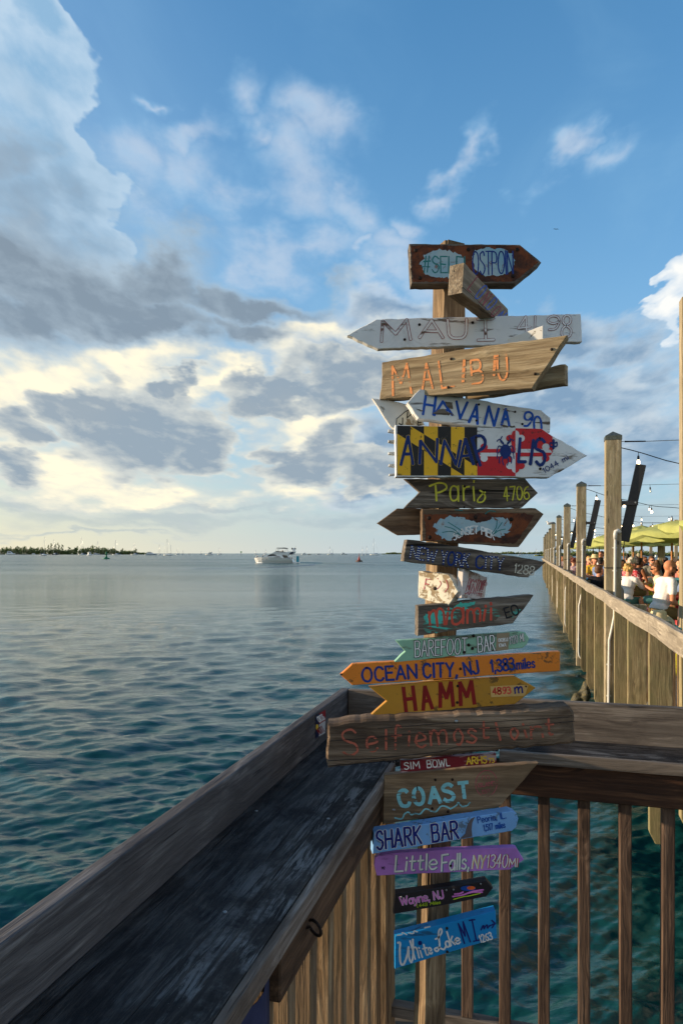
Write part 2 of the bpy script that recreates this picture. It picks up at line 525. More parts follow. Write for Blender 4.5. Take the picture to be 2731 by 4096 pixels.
# ---------------------------------------------------------------- water
def water_material():
    m, N, b, out = mat_new('sea_water')
    v = N.n('ShaderNodeTexCoord').outputs['Object']
    d = N.v('LENGTH', v)
    # ripples too small for the mesh
    v1 = N.mapping(v, rot=(0, 0, R(14)), scale=(1.0, 2.2, 1.0))
    r1 = N.noise(v1, 5.0, 6, .62, .4)
    r2 = N.noise(N.mapping(v, rot=(0, 0, R(-22)), scale=(.8, 2.0, 1.0)), .9, 5, .6, .3)
    calm = N.noise(N.mapping(v, scale=(.006, .02, 1)), 1.0, 4, .6)
    far = N.ss(d, 20, 90)
    r3 = N.noise(N.mapping(v, rot=(0, 0, R(6)), scale=(.16, 1.0, 1.0)), .26, 4, .6, .3)
    h = N.mad(N.mul(r3, far), 1.6, N.mad(r2, 2.2, r1))
    st = N.mul(N.ss(calm, .35, .65, .35, 1.0), N.ss(d, 5, 60, .30, .55))
    N.put(b.inputs['Normal'], N.bump(h, st, N.ss(d, 12, 140, .10, .55)))
    deep = N.noise(N.mapping(v, scale=(.05, .05, .05)), 1.0, 3, .5)
    c = N.mix(N.ss(deep, .3, .7), (.005, .050, .048), (.008, .070, .064))
    N.put(b.inputs['Base Color'], c)
    N.put(b.inputs['Roughness'], N.ss(d, 10, 200, .05, .20))
    N.put(b.inputs['IOR'], 1.33)
    return m
def make_water():
    # rows evenly spaced as the eye sees them, then out to the horizon
    q = np.arange(1000.0, 4.2, -0.9)
    rad = np.concatenate([[0.0, 1.2], 683 * CAMZ / q, np.geomspace(600, 16000, 24)])
    nr, na = len(rad), 540
    amax = R(33)
    # fine where the photograph looks, coarse round the back
    a_f = np.linspace(-amax, amax, na)
    a_b = np.linspace(amax, 2 * math.pi - amax, 60)[1:-1]
    ang = np.concatenate([a_f, a_b])
    n = len(ang)
    Rr, A = np.meshgrid(rad, ang, indexing='ij')
    X = Rr * np.sin(A); Y = Rr * np.cos(A)
    Z = np.zeros_like(X)
    step = np.maximum(np.gradient(rad)[:, None], .7 * Rr * (2 * amax / na))
    back = (np.abs(((A + math.pi) % (2*math.pi)) - math.pi) > amax).astype(float)
    r2 = np.random.default_rng(11)
    for i in range(110):
        lam = 0.10 * (2.6 / 0.10) ** r2.random()
        th = R(-74) + r2.normal(0, .62)
        kx, ky = math.cos(th) * 2 * math.pi / lam, math.sin(th) * 2 * math.pi / lam
        amp = 0.0036 * lam ** 0.95 * (1.3 if lam < .6 else .9)
        fade = np.clip((lam / (step + 1e-6) - 2.2) / 3.0, 0, 1) * (1 - back)
        ph = r2.random() * 6.28
        p = kx * X + ky * Y + ph + 0.5 * np.sin((kx * .21 - ky * .13) * X + (ky * .17 + kx * .11) * Y + ph * 2)
        Z += amp * fade * (np.sin(p) + .28 * np.sin(2 * p + 1.2))
    verts = np.stack([X, Y, Z], -1).reshape(-1, 3)
    i = np.arange(nr - 1)[:, None]; j = np.arange(n)[None, :]
    jn = (j + 1) % n
    faces = np.stack([i * n + j, (i + 1) * n + j, (i + 1) * n + jn, i * n + jn], -1).reshape(-1, 4)
    me = bpy.data.meshes.new('sea')
    me.vertices.add(len(verts)); me.vertices.foreach_set('co', verts.ravel())
    me.loops.add(faces.size); me.loops.foreach_set('vertex_index', faces.ravel().astype(np.int32))
    me.polygons.add(len(faces))
    me.polygons.foreach_set('loop_start', (np.arange(len(faces)) * 4).astype(np.int32))
    me.polygons.foreach_set('use_smooth', np.ones(len(faces), bool))
    me.update(calc_edges=True)
    # outward winding: make it face up
    if me.polygons[len(faces)//2].normal.z < 0: me.flip_normals()
    o = link('sea', me, water_material())
    tag(o, 'teal sea with small wind ripples reaching to the horizon', 'sea', kind='structure')
make_water()

# ---------------------------------------------------------------- timber palette
def shelf_mat(name, axis):
    m, N, b, out = mat_new(name)
    v = obj_coords(N, False)
    sc = {'Y': (1, .10, 1), 'X': (.10, 1, 1)}[axis]
    g = N.noise(N.mapping(v, scale=tuple(q * 46 for q in sc)), 1.0, 6, .65, .5)
    fib = N.noise(N.mapping(v, scale=tuple(q * 190 for q in sc)), 1.0, 4, .7)
    chk = N.ss(N.noise(N.mapping(v, scale=tuple(q * 70 for q in {'Y': (1, .03, 1), 'X': (.03, 1, 1)}[axis])), 1.0, 3, .6, .3), .37, .31)
    c = N.ramp(g, [(.34, srgb(34,31,30)), (.5, srgb(54,50,48)), (.66, srgb(80,75,71))])
    c = N.mix(N.ss(fib, .36, .62), N.mix(.6, c, srgb(20,20,22)), c)
    mold = N.ss(N.noise(v, 4.5, 6, .62, .5), .44, .62)
    c = N.mix(N.mul(mold, .72), c, srgb(24,24,27))
    # pale scuffs and salt, worn through along the inner side
    x, y, z = N.sep(v)
    side = N.ss(x, -.02, .10) if axis == 'Y' else N.ss(y, .02, -.08)
    scf = N.ss(N.noise(N.mapping(v, scale=tuple(q * 60 for q in sc)), 1.0, 7, .74, .8), .45, .58)
    pat = N.ss(N.noise(v, 7.0, 5, .65), .40, .56)
    c = N.mix(N.mul(N.mul(scf, pat), N.mad(side, .70, .20)), c, srgb(118,117,116))
    sp = N.ss(N.noise(v, 160, 3, .6), .70, .76)
    c = N.mix(N.mul(sp, .5), c, srgb(140,140,140))
    c = N.mix(N.mul(chk, .8), c, srgb(10,10,11))
    N.put(b.inputs['Base Color'], c); N.put(b.inputs['Roughness'], N.ss(mold, 0, 1, .7, .85)); N.put(b.inputs['Specular IOR Level'], .15)
    N.put(b.inputs['Normal'], N.bump(N.sub(N.mad(fib, .5, g), chk), .7, .005))
shelf_mat('shelf_timber', 'Y'); shelf_mat('shelf_timber_x', 'X')
wood('grey_board_y', srgb(60,57,58), srgb(92,88,88), srgb(128,124,122), 'Y', .9, .85, .6, stain=srgb(80,75,74), vary=.04)
wood('grey_board_x', srgb(78,70,64), srgb(118,107,97), srgb(152,141,129), 'X', .9, .85, .6, stain=srgb(104,95,86), vary=.06)
wood('apron_timber', srgb(46,29,20), srgb(76,50,34), srgb(106,75,52), 'X', 1.0, .7, .4, vary=.06, checks=.25)
wood('apron_timber_y', srgb(58,42,30), srgb(88,65,47), srgb(116,88,66), 'Y', 1.0, .8, .4, vary=.06, checks=.25)
wood('edge_timber_y', srgb(84,72,63), srgb(122,108,97), srgb(158,146,136), 'Y', 1.2, .85, .6, vary=.04)
wood('baluster_timber', srgb(92,72,50), srgb(142,116,86), srgb(184,157,122), 'Z', .9, .82, .8, stain=srgb(120,102,84), stain_amt=.5, vary=.16)
wood('baluster_shaded', srgb(58,45,38), srgb(90,71,58), srgb(122,101,85), 'Z', .9, .82, .6, vary=.14)  # darker copy of the baluster wood: shade is put into the colour
wood('pier_timber', srgb(92,80,58), srgb(142,127,94), srgb(180,164,126), 'Z', .7, .85, .6, stain=srgb(112,112,76), stain_amt=.6, vary=.28)
wood('pier_post', srgb(120,106,84), srgb(160,146,120), srgb(192,178,150), 'Z', .55, .85, .6, stain=srgb(140,130,96), stain_amt=.45, vary=.10)
wood('pier_rail', srgb(122,112,98), srgb(158,147,130), srgb(188,176,158), 'Y', .6, .88, .5, stain=srgb(140,130,116), vary=.05)
wood('deck_timber', srgb(84,74,62), srgb(120,108,92), srgb(150,138,120), 'X', .7, .85, .5, vary=.14)
wood('post_timber', srgb(80,63,47), srgb(134,112,86), srgb(182,158,126), 'Z', .9, .85, .9, stain=srgb(140,120,92), stain_amt=.4, vary=.02)
plain('zinc_cap', srgb(96,100,92), .5, .6, vary=.25, scale=30, bump=.2)
plain('pvc', srgb(205,203,196), .4, vary=.06)
plain('black_plastic', srgb(38,38,41), .5, vary=.1)
plain('steel', srgb(150,150,150), .35, .9)
plain('rusty_iron', srgb(46,34,28), .7, .5, vary=.3, scale=60, bump=.4)
plain('concrete', srgb(176,170,156), .9, vary=.15, scale=10, bump=.4)

def dthing(name, label, cat, x, y, z, group=None):
    return thing(name, label, cat, dock(x, y, z), -TH, group)

# ---------------------------------------------------------------- our deck
def make_deck():
    o = thing('deck', 'timber viewing deck underfoot', 'deck', dock(0, 0, DECK), -TH)
    o['kind'] = 'structure'
    first = None
    for i in range(26):
        y = -1.2 + i * .142
        if first is None:
            first = box('plank', (3.3, .136, .036), (.95, y, -.018), MATS['deck_timber'], o)
        else:
            c = first.copy(); col.objects.link(c); c.location = (.95, y, -.018)
    box('joist', (.05, 3.7, .2), (-.66, .62, -.137), MATS['deck_timber'], o)
    box('joist', (.05, 3.7, .2), (2.5, .62, -.137), MATS['deck_timber'], o)
    for x, y in ((-.5, 2.2), (2.3, 2.2), (-.5, -.9), (2.3, -.9)):
        lathe('piling', [(.14, -3.5), (.14, -.24)], MATS['pier_post'], o, 12, (x, y, 0))
make_deck()

def make_left_railing():
    bx, by = -.5, 1.0
    o = dthing('deck_railing', 'dark drink-shelf railing running along the left side of the deck over the water', 'railing', bx, by, DECK)
    L = lambda x, y, z: (x - bx, y - by, z)
    # upright board on the outer side, with worn top
    box('back_board', (.03, 3.42, .14), L(-.6616, .71, 1.055), MATS['grey_board_y'], o, bevel=.004, segs=2)
    # shelf with a paler worn inner edge
    box('shelf_board', (.250, 2.93, .036), L(-.5205, .462, 1.002), MATS['shelf_timber'], o, bevel=.004, segs=2)
    box('shelf_nosing', (.0165, 2.93, .037), L(-.3865, .462, 1.0015), MATS['edge_timber_y'], o, bevel=.005, segs=2)
    # corner piece of shelf with a slanted cut behind the sign post
    pts = [(-.6456, 1.93), (-.47, 1.93), (-.15, 2.25), (-.107, 2.25), (-.107, 2.386), (-.6456, 2.386)]
    vs = [(x - bx, y - by, z) for z in (.982, 1.016) for x, y in pts]
    n = len(pts)
    fs = [tuple(range(n))[::-1], tuple(range(n, 2*n))] + [(i, (i+1)%n, n+(i+1)%n, n+i) for i in range(n)]
    link('corner_shelf', mesh('corner_shelf', vs, fs), MATS['shelf_timber'], o)
    box('apron', (.03, .93, .088), L(-.405, 1.495, .939), MATS['apron_timber_y'], o)
    box('bottom_rail', (.04, 2.9, .04), L(-.43, .62, .08), MATS['grey_board_y'], o)
    box('top_cleat', (.04, 2.9, .05), L(-.47, .62, .956), MATS['apron_timber_y'], o)
    proto = box('baluster', (.037, .038, .868), L(-.43, 1.98, .535), MATS['baluster_timber'], o, bevel=.003)
    for i in range(1, 9):
        c = proto.copy(); col.objects.link(c)
        c.location = L(-.43 + random.uniform(-.003, .003), 1.98 - i * .118, .535)
        c.rotation_euler = (0, random.uniform(-.006, .006), random.choice((0, math.pi)) + random.uniform(-.05, .05))
    box('corner_post', (.088, .088, .955), L(-.50, 2.27, .4775), MATS['baluster_timber'], o, bevel=.004)
    for y in (-.6, .9): box('railing_post', (.088, .088, .955), L(-.53, y, .4775), MATS['baluster_timber'], o, bevel=.004)
    # navy canvas hung under the near end of the shelf
    vs = []; fs = []; n1, n2 = 60, 10
    for i in range(n1 + 1):
        y = -.3 + 1.32 * i / n1
        for k in range(n2 + 1):
            t = k / n2
            vs.append(L(-.398 + (.010 + .014 * t) * math.sin(y * 62 + 1.5 * math.sin(y * 17) + t * .8) + .012 * t, y + .03 * t * math.sin(y * 9), .962 - t * .70))
    for i in range(n1):
        for k in range(n2): fs.append((i*(n2+1)+k, (i+1)*(n2+1)+k, (i+1)*(n2+1)+k+1, i*(n2+1)+k+1))
    me = mesh('canvas_skirt', vs, fs)
    sk = link('canvas_skirt', me, plain('navy_canvas', srgb(44,46,74), .9, vary=.2, scale=20), o, smooth=True); sk['label'] = 'navy canvas hanging in folds under the shelf'
    sd = sk.modifiers.new('thick', 'SOLIDIFY'); sd.thickness = .0015
    # screw heads in the shelf
    for px, py in ((1025, 3245), (1313, 3276), (1575, 3240), (900, 3650)):
        p = at(px, py, .6 * F / (py - HY))
        q = Vector((p.x * CT - p.y * ST, p.x * ST + p.y * CT))
        lathe('screw', [(.0042, 0), (.0038, .0012), (.0015, .0016)], MATS['steel'], o, 8, L(q.x, q.y, 1.0203))
    # iron eye hook under the shelf edge
    bm = bmesh.new()
    pts = [Vector((.0, .020 * math.cos(a), .011 * math.sin(a))) for a in np.linspace(R(25), R(330), 18)]
    tube_bm(bm, pts + [Vector((-.03, .017, -.006))], .0028, 6)
    h = link('eye_hook', to_mesh(bm, 'eye_hook'), MATS['rusty_iron'], o, L(-.372, 1.155, .955), (0, 0, R(50)), True)
    h['label'] = 'rusty iron eye hook under the shelf edge'
make_left_railing()

def make_right_railing():
    bx, by = .5, 2.27
    o = dthing('deck_railing', 'brown railing with thin balusters and narrow shelf at the right end of the deck', 'railing', bx, by, DECK)
    L = lambda x, y, z: (x - bx, y - by, z)
    box('back_board', (3.15, .03, .16), L(.93, 2.405, 1.045), MATS['grey_board_x'], o, bevel=.004, segs=2)
    box('shelf_board', (2.6, .168, .036), L(1.198, 2.303, .982), MATS['shelf_timber_x'], o, bevel=.004, segs=2)
    box('shelf_nosing', (2.6, .017, .037), L(1.198, 2.2085, .9815), MATS['grey_board_x'], o, bevel=.005, segs=2)
    box('apron', (2.7, .03, .104), L(1.1, 2.235, .910), MATS['apron_timber'], o)
    box('bottom_rail', (3.1, .04, .04), L(.95, 2.275, .08), MATS['grey_board_x'], o)
    proto = box('baluster', (.036, .036, .86), L(.0336, 2.275, .53), MATS['baluster_shaded'], o, bevel=.0035)
    for k in range(-3, 20):
        if k == 0: continue
        c = proto.copy(); col.objects.link(c)
        c.location = L(.0336 + .1205 * k, 2.275 + random.uniform(-.002, .002), .53)
        c.rotation_euler = (0, random.uniform(-.006, .006), random.choice((0, math.pi/2, math.pi)))
    box('railing_post', (.088, .088, .955), L(2.4, 2.33, .4775), MATS['baluster_timber'], o, bevel=.004)
make_right_railing()

# sticker on the upright board
def on_left_board(px, py, off=.0):
    t = (px - CX) / F
    d = (-.6466 + off) / (t * CT - ST)
    return at(px, py, d)
def make_sticker():
    base = on_left_board(1280, 2950)
    o = thing('sticker', 'navy, red and white sticker reading CIRCUS MUTT on the upright board', 'sticker', base)
    def patch(name, pts, m, off):
        vs = [on_left_board(*p, off) - base for p in pts]
        return link(name, mesh(name, vs, [tuple(range(len(vs)))]), m, o)
    patch('navy_strip', [(1262,2861),(1277,2854),(1275,2946),(1262,2955)], plain('sticker_navy', srgb(22,28,58), .4), .0012)
    patch('red_field', [(1277,2854),(1302,2839),(1301,2882),(1276,2898)], plain('sticker_red', srgb(140,22,34), .4), .0012)
    patch('white_field', [(1276,2898),(1301,2882),(1300,2932),(1275,2946)], plain('sticker_white', srgb(190,188,186), .4), .0012)
    STICKER.append((o, base))
STICKER = []
make_sticker()

# ---------------------------------------------------------------- the restaurant pier
TALL = [10.6, 17.3, 24.5, 32.0, 39.7, 47.7, 56.0, 64.4, 72.0]
ZRAIL = CAMZ - .537
def make_pier():
    o = dthing('pier', 'long timber restaurant pier', 'pier', PIERX, 3.0, DECK)
    o['kind'] = 'structure'
    L = lambda x, y, z: (x - PIERX, y - 3.0, z - DECK)
    first = None
    for i in range(43):
        x = 1.40 + i * .146
        if first is None: first = box('plank', (.14, 77.0, .04), L(x, 41.4, DECK - .02), MATS['pier_rail'], o)
        else:
            c = first.copy(); col.objects.link(c); c.location = L(x, 41.4, DECK - .02)
    box('fascia', (.05, 77, .26), L(1.235, 41.4, DECK - .172), MATS['pier_rail'], o)
    box('fascia', (.05, 77, .26), L(7.3, 41.4, DECK - .172), MATS['pier_rail'], o)
    box('concrete_beam', (5.6, 1.5, .34), L(4.1, 5.6, .83), MATS['concrete'], o, bevel=.02)
    for y in np.arange(6, 78, 7.2):
        for x in (1.7, 6.8):
            lathe('piling', [(.17, -4.0), (.165, 1.2)], MATS['pier_post'], o, 10, L(x, y, 0))
make_pier()

def make_pier_railing():
    o = dthing('pier_railing', 'long weathered railing along the near side of the restaurant pier', 'railing', PIERX, 3.0, DECK)
    L = lambda x, y, z: (x - PIERX, y - 3.0, z - DECK)
    # rail boards, butted end to end, slightly uneven
    ys = [2.9, 6.4, 10.2, 13.9, 17.6, 22.0, 27.0, 33.0, 40.0, 48.0, 57.0, 66.0, 79.5]
    for a, b in zip(ys[:-1], ys[1:]):
        n = max(4, int((b - a) / .35))
        vs = []; fs = []
        for i in range(n + 1):
            y = a + .003 + (b - a - .006) * i / n
            w = .008 * math.sin(y * 1.3) + .006 * math.sin(y * 3.1 + 1)
            for (dx, dz) in ((-.045, -.155), (-.045, -.006), (-.039, 0), (-.003, .002), (-.003, -.155)):
                vs.append(L(PIERX + dx + .4 * w, y, ZRAIL + dz + w * .6))
        for i in range(n):
            for k in range(5):
                fs.append((i*5+k, i*5+(k+1)%5, (i+1)*5+(k+1)%5, (i+1)*5+k))
        fs.append((0,1,2,3,4)); fs.append(tuple(n*5+k for k in (4,3,2,1,0)))
        me = mesh('rail_board', vs, fs)
        bm = bmesh.new(); bm.from_mesh(me); bmesh.ops.recalc_face_normals(bm, faces=bm.faces[:]); bm.to_mesh(me); bm.free()
        link('rail_board', me, MATS['pier_rail'], o)
    # wide rail posts, lower outer corner cut away
    pts = [(0, .10), (.05, 0), (.19, 0), (.19, 1.985), (0, 1.985)]
    vs, fs = extrude_poly(pts, .075)
    me = mesh('rail_post', vs, fs)
    bm = bmesh.new(); bm.from_mesh(me); bmesh.ops.recalc_face_normals(bm, faces=bm.faces[:])
    bmesh.ops.bevel(bm, geom=bm.edges[:], offset=.005, segments=1, affect='EDGES'); bm.to_mesh(me); bm.free()
    me.materials.append(MATS['pier_timber'])
    z0 = CAMZ - 2.565
    spots = [3.9, 5.26, 6.61, 8.05, 9.31]
    for a, b in zip(TALL[:-1], TALL[1:]):
        k = 3 if b - a < 7.4 else 4
        spots += [a + (b - a) * (i + 1) / (k + 1) for i in range(k)]
    spots += [73.5, 75.2, 77]
    short = me.copy()
    for v in short.vertices:
        if v.co.z < .3: v.co.z += .58
    for y in spots:
        c = link('rail_post', short if y < 6 else me, None, o, L(PIERX, y, z0 + random.uniform(-.05, .03)))
        c.rotation_euler = (random.uniform(-.006, .006), 0, random.uniform(-.03, .03))
    # thin balusters between
    bmb = bmesh.new(); box_bm(bmb, (.036, .036, .98))
    mb = to_mesh(bmb, 'baluster'); mb.materials.append(MATS['baluster_timber'])
    y = 3.0; cnt = 0; rest = bmesh.new()
    blocked = [(s - .03, s + .10) for s in spots] + [(t - .13, t + .13) for t in TALL]
    while y < 78:
        if not any(a < y < b for a, b in blocked):
            if cnt < 280:
                link('baluster', mb, None, o, L(PIERX + .225, y, 2.05)); cnt += 1
            else:
                box_bm(rest, (.036, .036, .98), L(PIERX + .225, y, 2.05))
        y += .14
    r = link('baluster_row', to_mesh(rest, 'baluster_row'), MATS['baluster_timber'], o); r['kind'] = 'stuff'
    box('lower_rail', (.04, 75, .09), L(PIERX + .28, 40.8, 1.66), MATS['pier_rail'], o)
make_pier_railing()

def make_far_railing():
    o = dthing('pier_railing', 'dark railing on the far side of the restaurant pier behind the diners', 'railing', 7.2, 3.0, DECK)
    for z in (.25, 1.02): box('rail_board', (.05, 75, .10), (0, 37.5, z), MATS['deck_timber'], o)
    bm = bmesh.new(); box_bm(bm, (.09, .09, 1.0)); me = to_mesh(bm, 'rail_post'); me.materials.append(MATS['deck_timber'])
    for i in range(40): link('rail_post', me, None, o, (.0, 1 + i * 1.85, .5))
    box('end_rail', (6.0, .06, .10), (-3.05, 75.6, 1.02), MATS['deck_timber'], o)
make_far_railing()

ORD = ['nearest', 'second', 'third', 'fourth', 'fifth', 'sixth', 'seventh', 'eighth', 'farthest']
def make_tall_posts():
    w = .215
    bm = bmesh.new()
    box_bm(bm, (w, .2, 4.35), (0, 0, 4.35/2))
    bmesh.ops.bevel(bm, geom=bm.edges[:], offset=.008, segments=1, affect='EDGES')
    post_me = to_mesh(bm, 'timber'); post_me.materials.append(MATS['pier_post'])
    bm = bmesh.new()
    vs = [bm.verts.new(p) for p in ((-w/2-.006,-.106,0),(w/2+.006,-.106,0),(w/2+.006,.106,0),(-w/2-.006,.106,0),
                                    (-w/2-.006,-.106,.06),(w/2+.006,-.106,.06),(w/2+.006,.106,.06),(-w/2-.006,.106,.06),(0,0,.135))]
    for f in ((0,1,5,4),(1,2,6,5),(2,3,7,6),(3,0,4,7),(4,5,8),(5,6,8),(6,7,8),(7,4,8)): bm.faces.new([vs[i] for i in f])
    cap_me = to_mesh(bm, 'cap'); cap_me.materials.append(MATS['zinc_cap'])
    zt = CAMZ + 1.66 - .62           # timber top above its foot
    bm = bmesh.new()
    zz = lambda z: z - .62
    y0 = -.122
    tube_bm(bm, [(.02, y0, zz(3.46)), (.018, y0, zz(2.75)), (.012, y0, zz(2.30)), (-.02, y0, zz(2.12)), (-.055, y0, zz(1.95)), (-.06, y0, zz(1.5)),
                 (-.062, y0, zz(.86)), (-.05, y0, zz(.76)), (-.02, y0, zz(.71)), (.06, y0, zz(.69))], .019, 8)
    pipe_me = to_mesh(bm, 'conduit'); pipe_me.materials.append(MATS['pvc']); pipe_me.polygons.foreach_set('use_smooth', [True]*len(pipe_me.polygons))
    bm = bmesh.new()
    tube_bm(bm, [(.02, y0, zz(3.40)), (.02, y0, zz(3.47)), (.028, y0, zz(3.51)), (.055, y0+.005, zz(3.525)), (.09, y0+.02, zz(3.50))], [.025, .027, .03, .031, .026], 10)
    elb_me = to_mesh(bm, 'elbow'); elb_me.materials.append(MATS['pvc']); elb_me.polygons.foreach_set('use_smooth', [True]*len(elb_me.polygons))
    bm = bmesh.new()
    for z in (2.95, 3.28, 1.6, 1.15): box_bm(bm, (.062, .02, .022), (.016 if z > 2 else -.06, y0 + .012, zz(z)))
    cl_me = to_mesh(bm, 'pipe_clip'); cl_me.materials.append(MATS['pvc'])
    bm = bmesh.new()
    for s in (0,): box_bm(bm, (w + .01, .21, .012), (0, -.0, zz(2.99)))
    st_me = to_mesh(bm, 'strap'); st_me.materials.append(MATS['black_plastic'])
    for i, y in enumerate(TALL):
        extra = [' carrying a string of lamps', '', '', '', ' just nearer than the gull', ' with a gull on its cap', '', '', ''][i]
        o = dthing('light_post', f'tall square timber post, {ORD[i]} along the pier railing{extra}', 'post', PIERX + w/2, y, .62, 'tall posts along the pier railing')
        j = random.uniform(-.05, .04)
        t = link('timber', post_me, None, o, (0, 0, zt - 4.35 + j))
        link('cap', cap_me, None, o, (0, 0, zt - .06 + j))
        link('conduit', pipe_me, None, o); link('elbow', elb_me, None, o); link('pipe_clip', cl_me, None, o); link('strap', st_me, None, o)
        o.rotation_euler = (random.uniform(-.004, .004), random.uniform(-.004, .004), -TH)
make_tall_posts()

def make_panels():
    bm = bmesh.new(); box_bm(bm, (.135, .075, 1.12)); bmesh.ops.bevel(bm, geom=bm.edges[:], offset=.006, segments=2, affect='EDGES')
    cab = to_mesh(bm, 'cabinet'); cab.materials.append(MATS['black_plastic'])
    bm = bmesh.new(); box_bm(bm, (.235, .03, .06), (-.05, -.054, 0)); box_bm(bm, (.025, .08, .10), (-.155, -.01, 0)); br = to_mesh(bm, 'bracket'); br.materials.append(MATS['black_plastic'])
    bm = bmesh.new(); tube_bm(bm, [(.03, -.068, .005), (.03, -.075, .005)], .012, 10); bo = to_mesh(bm, 'bolt'); bo.materials.append(MATS['steel'])
    bm = bmesh.new(); tube_bm(bm, [(-.11, 0, -.55), (-.11, 0, -.6), (-.15, -.02, -.68), (-.2, -.05, -.66), (-.2, -.09, -.55)], .006, 6); ca = to_mesh(bm, 'cable'); ca.materials.append(MATS['black_plastic'])
    for i in range(5):
        o = dthing('panel_speaker', f'slim tilted black speaker panel bracketed to the {ORD[i]} tall post', 'speaker', PIERX + .375, TALL[i] - .03, CAMZ + .72, 'black panels on the pier posts')
        link('cabinet', cab, None, o, (0, 0, 0), (0, R(11.6), 0))
        link('bracket', br, None, o); link('bolt', bo, None, o); link('cable', ca, None, o)
make_panels()

# inner posts on the pier
def inner_post(px, d, w, ztop, label, mat='pier_post'):
    p = at(px, HY, d)
    o = thing('timber_post', label, 'post', (p.x, p.y, DECK), -TH)
    box('timber', (w, w, ztop - DECK), (0, 0, (ztop - DECK)/2), MATS[mat], o, bevel=.008)
    return o
inner_post(2751, 9.0, .19, CAMZ + 3.36, 'pale timber post standing at the right edge of the picture among the diners')
inner_post(2643, 25, .22, CAMZ + .35, 'thick timber post behind the man in sunglasses on the far pier side')

def make_strings():
    glow = plain('bulb_glass', (1.0, .78, .5), .2, emit=(1.0, .70, .38), emit_k=9.0)
    glow2 = plain('bulb_unlit', srgb(200,205,205), .1)
    blk = MATS['black_plastic']
    bm = bmesh.new(); lathe_bm(bm, [(.004, 0), (.004, -.05), (.014, -.055), (.017, -.085), (.015, -.115)], 8); sk = to_mesh(bm, 'socket'); sk.materials.append(blk)
    bm = bmesh.new(); lathe_bm(bm, [(.012, -.115), (.018, -.13), (.023, -.15), (.021, -.168), (.010, -.180), (.002, -.182)], 10); bl = to_mesh(bm, 'bulb'); bl.materials.append(glow)
    bl.polygons.foreach_set('use_smooth', [True]*len(bl.polygons))
    bl2 = bl.copy(); bl2.materials.clear(); bl2.materials.append(glow2)
    for i, y in enumerate(TALL):
        o = dthing('string_lights', f'festoon string of warm bulbs crossing the pier from the {ORD[i]} tall post', 'string lights', PIERX + .215, y, CAMZ + 1.58, 'festoon strings over the pier')
        span = 5.95; sag = .48 + .1 * random.random()
        f = lambda u: -sag * 4 * u * (1 - u) - .05 + .012 * math.sin(u * 40 + i)
        tube('lamp_cable', [(span * u, 0, f(u)) for u in np.linspace(0, 1, 40)], .007 if i < 3 else .009, blk, o, 5)
        tube('steel_cable', [(0, 0, .04), (.05, 0, .035), (.3, 0, .025), (span, 0, .01)], .005, MATS['steel'], o, 5)
        tube('turnbuckle', [(.06, 0, .034), (.12, 0, .032), (.34, 0, .026)], [.012, .01, .009], MATS['rusty_iron'], o, 6)
        for k in range(10):
            xx = .24 + k * .60 + random.uniform(-.05, .05)
            if xx > span: break
            s = link('socket', sk, None, o, (xx, 0, f(xx / span)), (random.uniform(-.06, .06), random.uniform(-.08, .08), 0))
            link('bulb', bl2 if (i + 3 * k) % 7 == 5 else bl, None, s)
        if i:
            for k in range(6):      # bulbs on the upper cable as well
                xx = .55 + k * .95 + random.uniform(-.1, .1)
                if xx > span: break
                s = link('socket', sk, None, o, (xx, 0, .02), (random.uniform(-.06, .06), random.uniform(-.08, .08), 0))
                link('bulb', bl2 if (2 * i + k) % 5 == 3 else bl, None, s)
make_strings()

# far-side posts that carry the strings
for i, y in enumerate(TALL):
    o = dthing('light_post', f'timber post on the far side of the pier holding the {ORD[i]} lamp string', 'post', 7.26, y, DECK, 'posts on the far side of the pier')
    box('timber', (.16, .16, 3.4), (.05, 0, 1.7), MATS['pier_post'], o)

